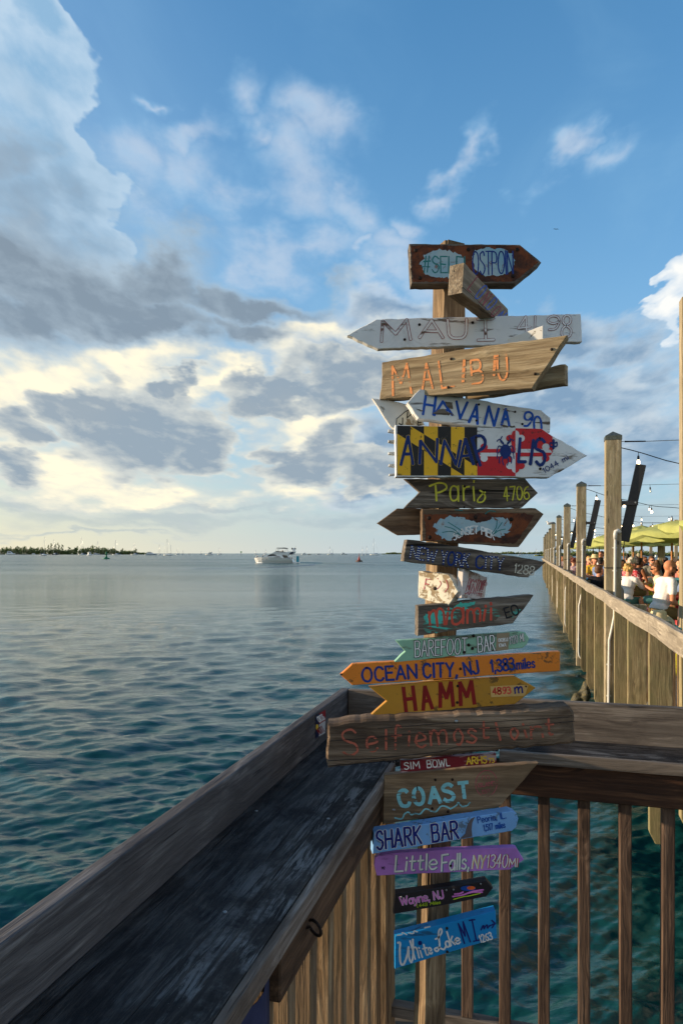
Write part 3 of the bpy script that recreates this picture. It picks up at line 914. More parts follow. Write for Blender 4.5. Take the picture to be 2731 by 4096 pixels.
# ---------------------------------------------------------------- brush lettering
GL = {
'A':(60,"0 0 30 100 60 0/12 36 48 36"),'B':(54,"0 0 0 100/~0 100 40 98 48 76 36 54 0 52/~0 52 44 50 54 26 42 2 0 0"),
'C':(58,"~56 82 44 98 22 98 4 76 2 46 8 14 28 0 46 2 57 18"),'D':(58,"0 0 0 100/~0 100 36 96 56 70 56 34 38 4 0 0"),
'E':(48,"48 100 0 100 0 0 48 0/0 52 40 52"),'F':(46,"46 100 0 100 0 0/0 52 38 52"),
'G':(58,"~56 82 44 98 22 98 4 76 2 46 8 14 28 0 48 4 56 20 56 44/56 44 34 44"),'H':(54,"0 0 0 100/54 0 54 100/0 50 54 50"),
'I':(8,"4 0 4 100"),'|':(44,"22 0 22 100/0 100 44 100/0 0 44 0"),'J':(44,"44 100 44 22/~44 22 38 4 22 0 8 4 0 20"),
'K':(54,"0 0 0 100/52 100 0 46/14 58 54 0"),'L':(44,"0 100 0 0 44 0"),'M':(70,"0 0 6 100 35 34 64 100 70 0"),
'N':(58,"0 0 0 100 58 0 58 100"),'O':(64,"o32 100 10 88 0 50 10 12 32 0 54 12 64 50 54 88"),
'P':(50,"0 0 0 100/~0 100 38 98 50 76 38 54 0 50"),'R':(54,"0 0 0 100/~0 100 38 98 50 76 38 54 0 50/20 50 54 0"),
'S':(50,"~48 84 36 98 18 98 4 84 6 66 26 54 44 42 48 20 34 2 16 0 2 14"),'T':(54,"27 0 27 100/0 100 54 100"),
'U':(56,"~0 100 0 60 2 24 12 4 28 0 44 4 54 24 56 60 56 100"),'V':(58,"0 100 29 0 58 100"),'W':(80,"0 100 20 0 40 80 60 0 80 100"),
'X':(54,"0 0 54 100/0 100 54 0"),'Y':(54,"0 100 27 48 54 100/27 48 27 0"),'Z':(50,"0 100 50 100 0 0 50 0"),
'a':(44,"~42 40 36 56 20 62 6 50 2 28 8 6 20 0 34 8 42 24/42 60 42 0"),'c':(42,"~42 50 28 62 10 52 2 30 10 6 26 0 42 10"),
'd':(44,"~42 40 36 56 20 62 6 50 2 28 8 6 20 0 34 8 42 24/42 100 42 0"),'e':(44,"~4 32 42 34 38 54 24 62 8 52 2 30 8 8 24 0 42 10"),
'f':(34,"~34 92 24 100 14 90 12 66 12 0/0 58 30 58"),'h':(38,"0 100 0 0/~0 40 12 58 28 60 38 46 38 0"),'i':(8,"4 0 4 58/4 78 4 86"),
'k':(36,"0 100 0 0/34 60 0 26/10 36 36 0"),'l':(6,"3 0 3 100"),'m':(62,"0 60 0 0/~0 40 10 58 22 60 30 44 30 0/~30 42 40 58 52 60 60 44 60 0"),
'n':(38,"0 60 0 0/~0 40 12 58 28 60 38 46 38 0"),'o':(42,"o21 62 5 50 0 30 6 10 21 0 36 10 42 30 37 50"),
'p':(40,"0 60 0 -35/~0 30 6 54 20 62 36 50 40 30 34 8 18 0 0 14"),'r':(28,"0 60 0 0/~0 36 10 54 28 58"),'s':(34,"~32 50 20 62 6 54 6 40 26 28 32 14 20 0 2 8"),
't':(32,"~14 92 14 14 20 2 30 4/0 60 32 60"),'u':(38,"~0 60 0 20 10 0 26 4 38 24/38 60 38 0"),'y':(38,"0 60 18 6/~38 60 22 8 10 -24 -2 -28"),
'0':(52,"o26 100 8 86 0 50 8 14 26 0 44 14 52 50 44 86"),'1':(20,"0 78 14 100 14 0"),'2':(50,"~2 78 12 98 34 98 46 78 40 52 20 26 0 0/0 0 50 0"),
'3':(48,"~2 88 22 100 42 88 42 66 20 54/~20 54 46 44 48 16 24 0 0 12"),'4':(50,"34 0 34 100 0 34 50 34"),
'5':(48,"46 100 6 100 2 56/~2 56 26 64 46 48 48 22 30 0 0 8"),'6':(48,"~44 92 20 86 2 48 4 14 24 0 46 14 46 38 26 52 4 38"),
'7':(48,"0 100 48 100 16 0"),'8':(50,"~25 54 6 68 6 90 25 100 44 90 44 68 25 54 2 36 2 10 25 0 48 10 48 36 25 54"),
'9':(48,"~6 8 30 14 48 52 46 86 26 100 4 86 4 62 24 48 46 62"),
',':(8,"6 8 0 -16"),'.':(6,"3 0 3 8"),':':(6,"3 10 3 18/3 52 3 60"),'#':(60,"14 0 22 100/38 0 46 100/0 34 54 34/6 68 60 68"),
'/':(34,"0 0 34 100"),'-':(30,"0 48 30 48"),' ':(34,""),"'":(6,"3 80 3 100"),
}
def catmull(p, closed=False, n=6):
    q = []
    m = len(p)
    rngi = range(m if closed else m - 1)
    for i in rngi:
        a, b, c, d = (p[(i-1) % m] if closed or i > 0 else p[0]), p[i], p[(i+1) % m], (p[(i+2) % m] if closed or i + 2 < m else p[-1])
        for k in range(n):
            t = k / n
            q.append(tuple(.5 * ((2*b[j]) + (-a[j]+c[j])*t + (2*a[j]-5*b[j]+4*c[j]-d[j])*t*t + (-a[j]+3*b[j]-3*c[j]+d[j])*t**3) for j in (0, 1)))
    q.append(p[0] if closed else p[-1])
    return q
def glyph_strokes(ch, rnd, wob):
    w, s = GL[ch]
    out = []
    for part in [x for x in s.split('/') if x]:
        closed = part[0] == 'o'; smooth = part[0] in '~o'
        nums = [float(x) for x in (part[1:] if smooth else part).split()]
        pts = [(nums[i] / 100 + rnd.uniform(-wob, wob), nums[i+1] / 100 + rnd.uniform(-wob, wob)) for i in range(0, len(nums), 2)]
        out.append(catmull(pts, closed) if smooth else pts)
    return w / 100, out
def strips(pl):
    """split a polyline at sharp corners"""
    cur = [pl[0]]; res = []
    for i in range(1, len(pl)):
        cur.append(pl[i])
        if i < len(pl) - 1:
            a = Vector((pl[i][0]-pl[i-1][0], pl[i][1]-pl[i-1][1])); b = Vector((pl[i+1][0]-pl[i][0], pl[i+1][1]-pl[i][1]))
            if a.length > 1e-6 and b.length > 1e-6 and a.angle(b) > R(50):
                res.append(cur); cur = [pl[i]]
    res.append(cur)
    return res
def ribbon(pl, w, rnd, var=.12, cap='round'):
    """polyline -> outline quads (2-D), returns verts, faces"""
    pl = [Vector(p) for p in pl]
    pl = [p for i, p in enumerate(pl) if i == 0 or (p - pl[i-1]).length > 1e-4]
    if len(pl) < 2: return [], []
    vs, fs = [], []
    n = len(pl)
    t0 = (pl[1] - pl[0]).normalized(); t1 = (pl[-1] - pl[-2]).normalized()
    ws = [w * (1 + rnd.uniform(-var, var)) for _ in pl]
    rows = []
    if cap == 'round': rows.append((pl[0] - t0 * w * .42, t0, ws[0] * .45))
    for i in range(n):
        t = (pl[min(i+1, n-1)] - pl[max(i-1, 0)]).normalized()
        rows.append((pl[i] - (t0 * w * .18 if i == 0 else -t1 * w * .18 if i == n-1 else Vector((0,0))), t, ws[i]))
    if cap == 'round': rows.append((pl[-1] + t1 * w * .42, t1, ws[-1] * .45))
    for p, t, ww in rows:
        nn = Vector((-t.y, t.x))
        vs += [p + nn * ww / 2, p - nn * ww / 2]
    for i in range(len(rows) - 1):
        fs.append((2*i, 2*i+1, 2*i+3, 2*i+2))
    return vs, fs

DS = .915
class Sign:
    def __init__(s, label, pts, d, yaw=0, t=.02, mat=None, rough=.0006, name='arrow_sign', px0=None, bevel=.0015, pitch=0):
        s.rnd = random.Random(sum(map(ord, label)))
        cx = sum(p[0] for p in pts) / len(pts); cy = sum(p[1] for p in pts) / len(pts)
        ax = cx if px0 is None else px0
        s.O = at(ax, cy, d * DS); s.yaw = R(yaw); s.t = t
        s.u = Vector((math.cos(s.yaw), math.sin(s.yaw), 0)); s.nrm = Vector((math.sin(s.yaw), -math.cos(s.yaw), 0))
        s.mm = d * DS / F
        s.k = 0
        out = [s.loc(*p) for p in pts]
        # area sign -> counter-clockwise as seen from the front
        ar = sum(out[i][0]*out[(i+1)%len(out)][1] - out[(i+1)%len(out)][0]*out[i][1] for i in range(len(out)))
        if ar < 0: out = out[::-1]
        fine = []
        for i in range(len(out)):
            a, b = Vector(out[i]), Vector(out[(i+1) % len(out)])
            n = max(1, int((b - a).length / .014))
            nn = Vector((-(b-a).y, (b-a).x)).normalized()
            for k in range(n):
                p = a.lerp(b, k / n)
                fine.append(p + nn * s.rnd.uniform(-1, 1) * rough * (1 if k else .4))
        vs, fs = extrude_poly([(p.x, p.y) for p in fine], t)
        me = mesh('board', vs, fs)
        bm = bmesh.new(); bm.from_mesh(me)
        bmesh.ops.recalc_face_normals(bm, faces=bm.faces[:])
        if bevel:
            ed = [e for e in bm.edges if e.calc_length() > 0 and len(e.link_faces) == 2 and e.calc_face_angle(0) > R(60) and (abs(e.verts[0].co.y - e.verts[1].co.y) < 1e-6)]
            bmesh.ops.bevel(bm, geom=ed, offset=bevel, segments=1, affect='EDGES', clamp_overlap=True)
        bm.to_mesh(me); bm.free()
        s.root = thing(name, label, 'sign', s.O, s.yaw, 'destination boards on the sign post')
        s.board = link('board', me, mat, s.root)
    def loc(s, px, py):
        v = Vector(((px - CX) / F, 1.0, -(py - HY) / F))
        C = Vector((0, 0, CAMZ))
        q = C + v * ((s.O - C).dot(s.nrm) / v.dot(s.nrm)) - s.O
        return (q.dot(s.u), q.z)
    def off(s):
        s.k += 1
        return -(.0007 + s.k * .00002)
    def flat(s, name, polys, mat, parent=None, jit=0):
        """flat painted shapes (photo outline) on the front face"""
        vs, fs = [], []
        for pl in polys:
            o = s.off(); b = len(vs)
            q = pl
            if jit:
                q = []
                for i in range(len(pl)):
                    a, c = Vector(pl[i]), Vector(pl[(i+1) % len(pl)])
                    n = max(1, int((c - a).length / 7))
                    for k in range(n): q.append(a.lerp(c, k / n) + Vector((s.rnd.gauss(0, jit), s.rnd.gauss(0, jit))))
            l = [s.loc(*p) for p in q]
            ar = sum(l[i][0]*l[(i+1)%len(l)][1] - l[(i+1)%len(l)][0]*l[i][1] for i in range(len(l)))
            if ar < 0: l = l[::-1]
            vs += [(x, o, z) for x, z in l]; fs.append(tuple(range(b, b + len(l))))
        return link(name, mesh(name, vs, fs), mat, parent or s.root)
    def strokes(s, name, pls, w, mat, var=.12, cap='round'):
        vs, fs = [], []
        for pl in pls:
            for st in strips(pl):
                v2, f2 = ribbon(st, w, s.rnd, var, cap)
                o = s.off(); b = len(vs)
                for p in v2:
                    x, z = s.loc(p.x, p.y); vs.append((x, o, z))
                fs += [tuple(b + i for i in f) for f in f2]
        if not fs: return None
        me = mesh(name, vs, fs)
        bm = bmesh.new(); bm.from_mesh(me)
        for f in bm.faces:
            if f.normal.y > 0: f.normal_flip()
        bm.to_mesh(me); bm.free()
        return link(name, me, mat, s.root)
    def text_lines(s, txt, p0, p1, h, slant=0, wob=.02, gap=.16, bounce=0, arc=0):
        """strokes of a line of text in photo pixels; p0, p1 = ends of its base line"""
        p0, p1 = Vector(p0), Vector(p1)
        L = (p1 - p0).length; ux = (p1 - p0) / L; up = Vector((ux.y, -ux.x))
        gl = [glyph_strokes(c, s.rnd, wob) for c in txt]
        tot = sum(g[0] for g in gl) + gap * (len(gl) - 1)
        k = L / tot
        x = 0; res = []
        for (w, sts) in gl:
            dy = s.rnd.uniform(-bounce, bounce) * h
            for st in sts:
                line = []
                for (gx, gy) in st:
                    xx = x + gx
                    bow = arc * h * (1 - (2 * xx / tot - 1) ** 2)
                    line.append(tuple(p0 + ux * (xx * k + gy * slant * h) + up * (gy * h + dy + bow)))
                res.append(line)
            x += w + gap
        return res
    def text(s, txt, p0, p1, h, w, mat, name='lettering', outline=None, ow=0, **kw):
        var = kw.pop('var', .12); cap = kw.pop('cap', 'round')
        ls = s.text_lines(txt, p0, p1, h, **kw)
        if outline is not None: s.strokes('letter_outline', ls, w + ow, outline, var * .6, cap)
        return s.strokes(name, ls, w, mat, var, cap)
    def screw(s, px, py, r=.006, mat='rusty_iron', name='screw'):
        x, z = s.loc(px, py); r = r * .62
        lathe(name, [(r, 0), (r * .9, .002), (r * .4, .003)], MATS[mat], s.root, 10, (x, 0, z), rot=(R(90), 0, 0))

cz = lambda ox, oy, k: (lambda *v: [(ox + v[i] * k, oy + v[i+1] * k) for i in range(0, len(v), 2)])
c1 = cz(1350, 940, 1050/1568); c2 = cz(1350, 1500, 1050/1568); c3 = cz(1300, 2250, 1100/1568); c4 = cz(1200, 2900, 1200/1568)
P1 = lambda f, x, y: f(x, y)[0]

# board materials
wood('sign_grey', srgb(110,94,76), srgb(150,134,112), srgb(182,166,142), 'X', .9, .86, .8, vary=.05)
wood('sign_tan', srgb(114,94,68), srgb(174,152,118), srgb(208,188,154), 'X', .9, .86, .9, stain=srgb(150,134,110), stain_amt=.35, vary=.02)
wood('sign_brown', srgb(84,66,52), srgb(128,104,80), srgb(164,138,110), 'X', 1.0, .86, .9, stain=srgb(84,68,54), vary=.03)
wood('sign_dark', srgb(72,63,56), srgb(118,107,95), srgb(156,144,130), 'X', 1.0, .86, 1.0, vary=.03, checks=.9)
wood('sign_rough', srgb(70,56,45), srgb(116,97,79), srgb(154,132,110), 'X', .75, .88, 1.3, vary=.02, checks=1.0)
wood('sign_coast', srgb(104,84,64), srgb(146,122,95), srgb(176,152,122), 'X', .9, .8, .6, stain=srgb(104,90,70), vary=.02)
paint('white_board', srgb(226,226,224), .6, .10, srgb(96,80,62), 26, axis='X', dirt=.35)
paint('white_peeling', srgb(220,220,217), .65, .34, srgb(84,70,56), 30, axis='X', dirt=.5, bump=.5)
paint('white_clean', srgb(214,212,206), .55, .05, srgb(120,110,90), 40, dirt=.2)
paint('cream_worn', srgb(214,208,190), .65, .38, srgb(140,120,90), 34, dirt=.4, bump=.4)
paint('pink_white', srgb(206,196,190), .65, .22, srgb(150,120,100), 30, dirt=.4)
paint('mint', srgb(140,186,158), .5, .22, srgb(92,96,80), 30, axis='X', dirt=.25, vary=.14)
paint('orange', srgb(224,128,36), .55, .16, srgb(120,80,40), 40, dirt=.15)
paint('mustard', srgb(180,128,36), .55, .14, srgb(110,80,30), 40, dirt=.2)
paint('maroon', srgb(120,22,36), .45, .34, srgb(176,150,150), 60, axis='X', dirt=.3)
paint('sky_paint', srgb(116,164,214), .55, .14, srgb(90,110,130), 30, dirt=.15)
paint('lilac', srgb(180,120,200), .55, .14, srgb(120,80,140), 30, axis='X', dirt=.2, vary=.2)
paint('black_board', srgb(34,30,34), .45, .03, srgb(70,60,55), 40, dirt=.1)
paint('azure', srgb(16,140,206), .5, .10, srgb(30,90,130), 40, axis='X', dirt=.1, vary=.1)
paint('flag_gold', srgb(244,186,30), .5, .05, srgb(120,90,30), 60, dirt=.15)
paint('flag_black', srgb(22,20,20), .5, .04, srgb(80,70,60), 60, dirt=.05)
paint('flag_red', srgb(206,28,38), .5, .05, srgb(90,30,30), 60, dirt=.1)
paint('flag_white', srgb(222,220,220), .5, .06, srgb(120,110,100), 60, dirt=.15)
paint('teal_patch', srgb(70,186,168), .55, .40, srgb(92,80,66), 34, axis='X', dirt=.15)
def rust_mat():
    m, N, b, out = mat_new('rust_plate')
    v = obj_coords(N)
    n = N.noise(v, 16, 8, .68, .8); n2 = N.noise(v, 60, 6, .7)
    c = N.ramp(n, [(.30, srgb(36,22,16)), (.46, srgb(78,40,22)), (.58, srgb(122,62,26)), (.74, srgb(70,42,34))])
    c = N.mix(N.ss(n2, .5, .72, 0, .6), c, srgb(40,26,20))
    N.put(b.inputs['Base Color'], c); N.put(b.inputs['Roughness'], .85); N.put(b.inputs['Normal'], N.bump(N.add(n, n2), .6, .003))
    m, N, b, out = mat_new('flaking_pale')
    v = obj_coords(N)
    n = N.noise(v, 30, 7, .7, .6); n2 = N.noise(v, 9, 4, .6)
    c = N.mix(N.ss(n2, .35, .65), srgb(176,190,190), srgb(132,172,188))
    c = N.mix(N.ss(n, .56, .66), c, srgb(118,66,34))
    N.put(b.inputs['Base Color'], c); N.put(b.inputs['Roughness'], .7); N.put(b.inputs['Normal'], N.bump(n, .3, .002))
rust_mat()
I = {}
for k, (c, w) in {'red': (srgb(140,44,52), .2), 'navy': (srgb(24,54,128), .12), 'navy_clean': (srgb(22,48,110), .0), 'royal': (srgb(28,84,176), .3), 'teal': (srgb(40,120,118), .35), 'yellow': (srgb(206,200,70), .2),
                  'rosy': (srgb(172,92,72), .50), 'peach': (srgb(236,154,96), .58), 'white': (srgb(226,224,220), .12), 'offwhite': (srgb(205,198,180), .42), 'maroonred': (srgb(128,24,22), .12),
                  'dark': (srgb(30,30,34), .1), 'lightblue': (srgb(136,200,206), .40), 'gold': (srgb(230,190,60), .1), 'pink': (srgb(214,120,196), .05), 'orange': (srgb(222,96,44), .1),
                  'coral': (srgb(206,84,64), .3), 'blueink': (srgb(20,70,150), .0), 'lime': (srgb(170,196,40), .1), 'pale_red': (srgb(170,80,90), .5), 'deepblue': (srgb(24,34,110), .0), 'brick': (srgb(176,52,40), .0)}.items():
    I[k] = ink('ink_' + k, c, w)
E = lambda f, x0, y0, x1, y1: (f(x0, y0)[0], f(x1, y1)[0])

# ---------------------------------------------------------------- the sign post itself
def make_post():
    top, bot = at(1800, 985, 1.885), at(1715, 4096, 1.885)
    bot = bot + (bot - top) * ((DECK - bot.z) / (bot.z - top.z))
    H = (top - bot).length
    o = thing('sign_post', 'square weathered timber post carrying all the destination boards', 'post', bot)
    bm = bmesh.new(); s = .066
    n = 24; prev = None
    rr = random.Random(5)
    for i in range(n + 1):
        z = H * i / n
        rg = []
        for k, (x, y) in enumerate(((-1,-1),(1,-1),(1,1),(-1,1))):
            j = .0016
            rg.append(bm.verts.new((x * s/2 + rr.uniform(-j, j), y * s/2 + rr.uniform(-j, j), z)))
        if prev:
            for k in range(4): bm.faces.new((prev[k], prev[(k+1)%4], rg[(k+1)%4], rg[k]))
        else: bm.faces.new(rg[::-1])
        prev = rg
    bm.faces.new(prev)
    bmesh.ops.bevel(bm, geom=[e for e in bm.edges if abs(e.verts[0].co.z - e.verts[1].co.z) > .01], offset=.006, segments=2, affect='EDGES')
    p = link('timber', to_mesh(bm, 'timber'), MATS['post_timber'], o)
    o.rotation_mode = 'QUATERNION'
    q = (top - bot).to_track_quat('Z', 'Y')
    o.rotation_quaternion = q @ Euler((0, 0, R(-68) - q.to_euler().z)).to_quaternion()
make_post()

# ---------------------------------------------------------------- the boards, top to bottom
S = Sign('rusty top board lettered SELFIEMOSTPOINT in blue on flaking white, pointing right', c1(427,52, 1087,56, 1216,163, 1062,290, 440,290), 1.975, 0, .042, MATS['sign_dark'], .0008)
S.flat('rust_plate', [c1(436,62, 1085,64, 1196,163, 1052,278, 450,280)], MATS['rust_plate'], jit=1.2)
S.flat('flaked_patch', [c1(495,170,515,120,560,95,640,86,705,100,755,148,760,200,720,238,640,255,560,250,515,232),
                        c1(800,150,815,95,900,76,990,84,1040,110,1056,165,1045,205,985,242,880,246,830,215)], MATS['flaking_pale'], jit=3.0)
S.text('#SELFI', *E(c1, 505,222, 760,228), 66*.98, 5.5, I['teal'], wob=.03, gap=.14, outline=None)
S.text('OSTPOIN', *E(c1, 806,236, 1046,232), 92*.98, 5.0, I['navy'], wob=.03, gap=.12)
for x, y in ((465,93),(780,88),(1072,88),(492,258),(1045,245)): S.screw(*c1(x,y)[0], .009)

S = Sign('short LONDON board in red and blue letters running away beside the post top', c1(757,165, 1016,440, 1022,560, 745,345), 1.72, 60, .036, MATS['sign_grey'], .001, px0=1856, name='sign_board')
for i, (ch, x, y, h, k) in enumerate((('L',772,325,100,'red'),('O',812,372,100,'royal'),('N',845,402,88,'red'),('D',880,436,88,'royal'),('O',908,474,76,'red'),('N',940,500,72,'royal'))):
    S.text(ch, *E(c1, x, y, x + 22 - i, y + 17), h*.67, 4.2, I[k], name='lettering', wob=.02)

S = Sign('long white MAUI arrow board pointing left with 4/98 at its right end', c1(58,598, 228,503, 1450,470, 1460,637, 240,680), 1.94, 0, .022, MATS['white_board'], .0012)
for t, a, b, h in (('M',(262,635),(436,625),120),('A',(488,612),(630,615),105),('U',(660,618),(770,615),112),('|',(838,628),(930,625),125)):
    S.text(t, *E(c1, *a, *b), h*.67, 8.5, MATS['white_board'], outline=I['red'], ow=4.0, wob=.01, name='letter_fill')
for t, a, b, h in (('4',(1078,590),(1152,585),100),('/',(1175,580),(1215,560),80),('9',(1255,575),(1325,570),88),('8',(1335,610),(1390,612),130)):
    S.text(t, *E(c1, *a, *b), h*.67, 5.5, MATS['white_board'], outline=I['red'], ow=3.4, wob=.015, name='letter_fill')
for x, y in ((488,535),(400,624),(805,523)): S.screw(*c1(x,y)[0], .006)

S = Sign('small blank white board poking up behind the MALIBU board', c1(845,668, 905,655, 1226,540, 1226,660, 1000,700), 1.915, -30, .014, MATS['white_clean'], .0008, name='sign_board', px0=2100)

S = Sign('plain sunlit wooden board end half hidden behind the MALIBU board', c1(760,930, 1330,772, 1357,770, 1357,892, 1330,893, 760,985), 1.95, -34, .026, MATS['sign_tan'], .001, name='sign_board', px0=2000)

S = Sign('large bare wooden MALIBU board with faded orange letters and slanted right end', c1(265,760, 820,672, 1370,598, 1160,915, 250,980, 262,880), 1.88, -23, .040, MATS['sign_tan'], .0009)
for t, a, b, h in (('M',(332,958),(440,942),175),('A',(505,922),(566,916),150),('L',(622,918),(696,905),160),('|',(735,890),(760,885),140),('B',(805,890),(870,880),140),('|',(920,836),(945,830),112),('U',(960,868),(1015,862),150)):
    if t == '|': S.strokes('lettering', [c1((a[0]+b[0])/2, a[1], (a[0]+b[0])/2 + 8, a[1]-h)], 12, I['peach'])
    else: S.text(t, *E(c1, *a, *b), h*.67, 8.0, I['peach'], wob=.02, slant=.06)
for x, y in ((677,740),(660,910),(1277,683),(1178,830)): S.screw(*c1(x,y)[0], .006)

S = Sign('white swallow-tail board with a cream plate, tucked behind the HAVANA board', c2(205,138, 300,150, 470,185, 520,300, 345,330, 312,305), 1.97, 0, .016, MATS['white_clean'], .0008)
S.flat('cream_plate', [c2(350,300, 352,262, 400,222, 432,203, 470,240, 500,275, 505,298)], MATS['cream_worn'])
S.strokes('plate_rim', [c2(350,300, 352,262, 400,222, 432,203, 470,240)], 3, I['dark'])
S.text('J', *E(c2, 368,296, 388,296), 26, 5, I['dark']); S.text('V', *E(c2, 402,250, 425,262), 22, 4, I['dark']); S.text('E', *E(c2, 478,300, 502,300), 20, 4, I['dark'])

S = Sign('peeling white HAVANA 90 board with blue letters, sloping down to the right', c2(415,165, 492,83, 700,126, 1215,210, 1270,255, 1268,342, 1200,338, 700,290, 482,258), 1.92, 3, .034, MATS['white_peeling'], .0014)
for t, a, b, h in (('H',(510,232),(572,238),112),('A',(575,240),(680,238),80),('V',(700,258),(765,262),100),('A',(782,282),(835,290),112),('N',(876,290),(935,302),105),('A',(975,300),(1025,300),98)):
    S.text(t, *E(c2, *a, *b), h*.67, 10, I['royal'], wob=.02, slant=.03)
S.text('9', *E(c2, 1104,312, 1150,318), 64, 8.5, I['royal']); S.strokes('lettering', [catmull(c2(1172,318, 1172,270, 1190,248, 1210,268, 1216,318))], 8.5, I['royal'])
S.flat('bare_patch', [c2(560,232,640,238,705,245,660,225,640,205,600,205),c2(640,160,680,165,690,205,650,190),c2(465,202,510,210,505,218,480,212),c2(975,300,1060,306,1065,312,990,312),c2(985,203,1050,215,1045,222,990,210)], MATS['sign_dark'], jit=1.6)
for x, y in ((842,176),(1058,220),(1102,293),(828,272)): S.screw(*c2(x,y)[0], .005)

S = Sign('white board with comb-like slotted left end behind the ANNAPOLIS board', c2(345,320, 600,320, 600,605, 345,606, 345,598, 306,602, 308,590, 345,586, 345,552, 304,546, 306,532, 345,530, 345,478, 303,474, 304,460, 345,458, 345,410, 302,402, 303,388, 345,388, 345,348, 301,340, 304,324, 345,324), 1.965, 0, .014, MATS['white_clean'], .0005, bevel=.0008, name='sign_board')

# ANNAPOLIS
S = Sign('ANNAPOLIS arrow board painted as a black, gold, red and white flag with crab', c2(343,297, 834,312, 1215,322, 1490,482, 1265,612, 345,608), 1.90, 0, .030, MATS['white_board'], .0012)
def clip_poly(poly, a, b, c):
    """keep a*x+b*y <= c"""
    out = []
    for i in range(len(poly)):
        p, q = poly[i], poly[(i+1) % len(poly)]
        fp, fq = a*p[0]+b*p[1]-c, a*q[0]+b*q[1]-c
        if fp <= 0: out.append(p)
        if fp * fq < 0:
            t = fp / (fp - fq); out.append((p[0]+(q[0]-p[0])*t, p[1]+(q[1]-p[1])*t))
    return out
xs = [355, 435, 515, 597, 676, 756, 832]
gold, blk = [], []
def edge_line(x0, y0, x1, y1): # below the line: y >= y0 + m (x-x0)
    m = (y1 - y0) / (x1 - x0); return m, y0 - m * x0
mu, bu = edge_line(430, 303, 833, 548); ml, bl_ = edge_line(355, 350, 755, 602)
for i in range(6):
    rect = [(xs[i], 303 + (xs[i]-355)*.02), (xs[i+1], 303 + (xs[i+1]-355)*.02), (xs[i+1], 600), (xs[i], 600)]
    above = clip_poly(rect, -mu, 1, bu)
    below = clip_poly(rect, ml, -1, -bl_)
    mid = clip_poly(clip_poly(rect, mu, -1, -bu), -ml, 1, bl_)
    outc, inc = (gold, blk) if i % 2 == 0 else (blk, gold)
    for pl, dst in ((above, outc), (below, outc), (mid, inc)):
        if len(pl) > 2: dst.append([c2(*p)[0] for p in pl])
S.flat('gold_bars', gold, MATS['flag_gold']); S.flat('black_bars', blk, MATS['flag_black'])
# cross quarter, counterchanged
X0, X1, Y0, Y1, XC, YC = 833, 1281, 316, 604, 1060, 464
S.flat('red_quarters', [c2(XC,Y0+2, 1215,Y0+6, X1,368, X1,YC, XC,YC), c2(X0,YC, XC,YC, XC,Y1, X0,Y1-4)], MATS['flag_red'])
def disc(x, y, r): return [(x + r*math.cos(a), y + r*.95*math.sin(a)) for a in np.linspace(0, 2*math.pi, 15)[:-1]]
shapes = [[(XC-24,Y0+38),(XC+24,Y0+38),(XC+24,Y1-40),(XC-24,Y1-40)], [(X0+14,YC-22),(X1-30,YC-22),(X1-30,YC+22),(X0+14,YC+22)],
          disc(XC,Y0+36,22), disc(XC-34,Y0+62,22), disc(XC+34,Y0+62,22), disc(XC,Y1-40,22), disc(XC-34,Y1-62,22), disc(XC+34,Y1-62,22),
          disc(X0+40,YC-34,22), disc(X0+40,YC+34,22), disc(X1-40,YC-34,22), disc(X1-40,YC+34,22), disc(X1-24,YC,20)]
wq, rq = [], []
for sh in shapes:
    for (sx, sy, dst) in ((1,1,rq),(1,-1,wq),(-1,1,wq),(-1,-1,rq)):
        # sx=1: right half, sy=1: lower half
        q = clip_poly(sh, -sx, 0, -sx*XC); q = clip_poly(q, 0, -sy, -sy*YC)
        if len(q) > 2: dst.append([c2(*p)[0] for p in q])
S.flat('white_cross', wq, MATS['flag_white']); S.flat('red_cross', rq, MATS['flag_red'])
for t, a, b, h in (('A',(378,535),(450,530),165),('N',(490,530),(590,520),135),('N',(612,530),(706,535),140),('A',(722,545),(808,532),155),('P',(848,540),(915,510),165),('L',(1078,520),(1120,518),140),('I',(1148,530),(1152,530),140),('S',(1182,540),(1240,530),152)):
    S.text(t, *E(c2, *a, *b), h*.67, 12.5, I['navy_clean'], wob=.015, slant=.12, outline=I['gold'] if a[0] < 830 else None, ow=2.0)
cr = []
for sgn in (-1, 1):
    for (bx, by, mx, my, ex, ey) in ((12,-40,30,-62,20,-88),(14,-20,40,-30,52,10),(16,0,44,10,50,44),(14,22,36,40,34,72),(8,30,18,56,10,84),(10,-46,34,-70,50,-60)):
        cr.append(catmull(c2(1000+sgn*bx, 455+by, 1000+sgn*mx, 455+my, 1000+sgn*ex, 455+ey)))
S.strokes('crab_legs', cr, 4.0, I['navy_clean'])
S.flat('crab_body', [c2(*[v for p in [(1000+34*math.cos(a)*(1.0 if math.sin(a) < .4 else .8), 458+44*math.sin(a)) for a in np.linspace(0, 2*math.pi, 19)[:-1]] for v in p])], I['navy_clean'])
fl = [catmull(c2(1283,445,1284,420,1282,392,1288,388,1290,400,1288,440)), catmull(c2(1284,432,1266,425,1268,405,1280,410)), catmull(c2(1290,430,1306,424,1306,402,1296,408)), c2(1274,430,1300,426)]
S.strokes('fleur_de_lis', fl, 5.0, I['navy_clean'])
S.text('1044 mi', *E(c2, 1234,586, 1378,502), 20, 3.0, I['navy_clean'], wob=.005)
for x, y in ((826,373),(830,519),(1205,378),(1208,560)): S.screw(*c2(x,y)[0], .006)

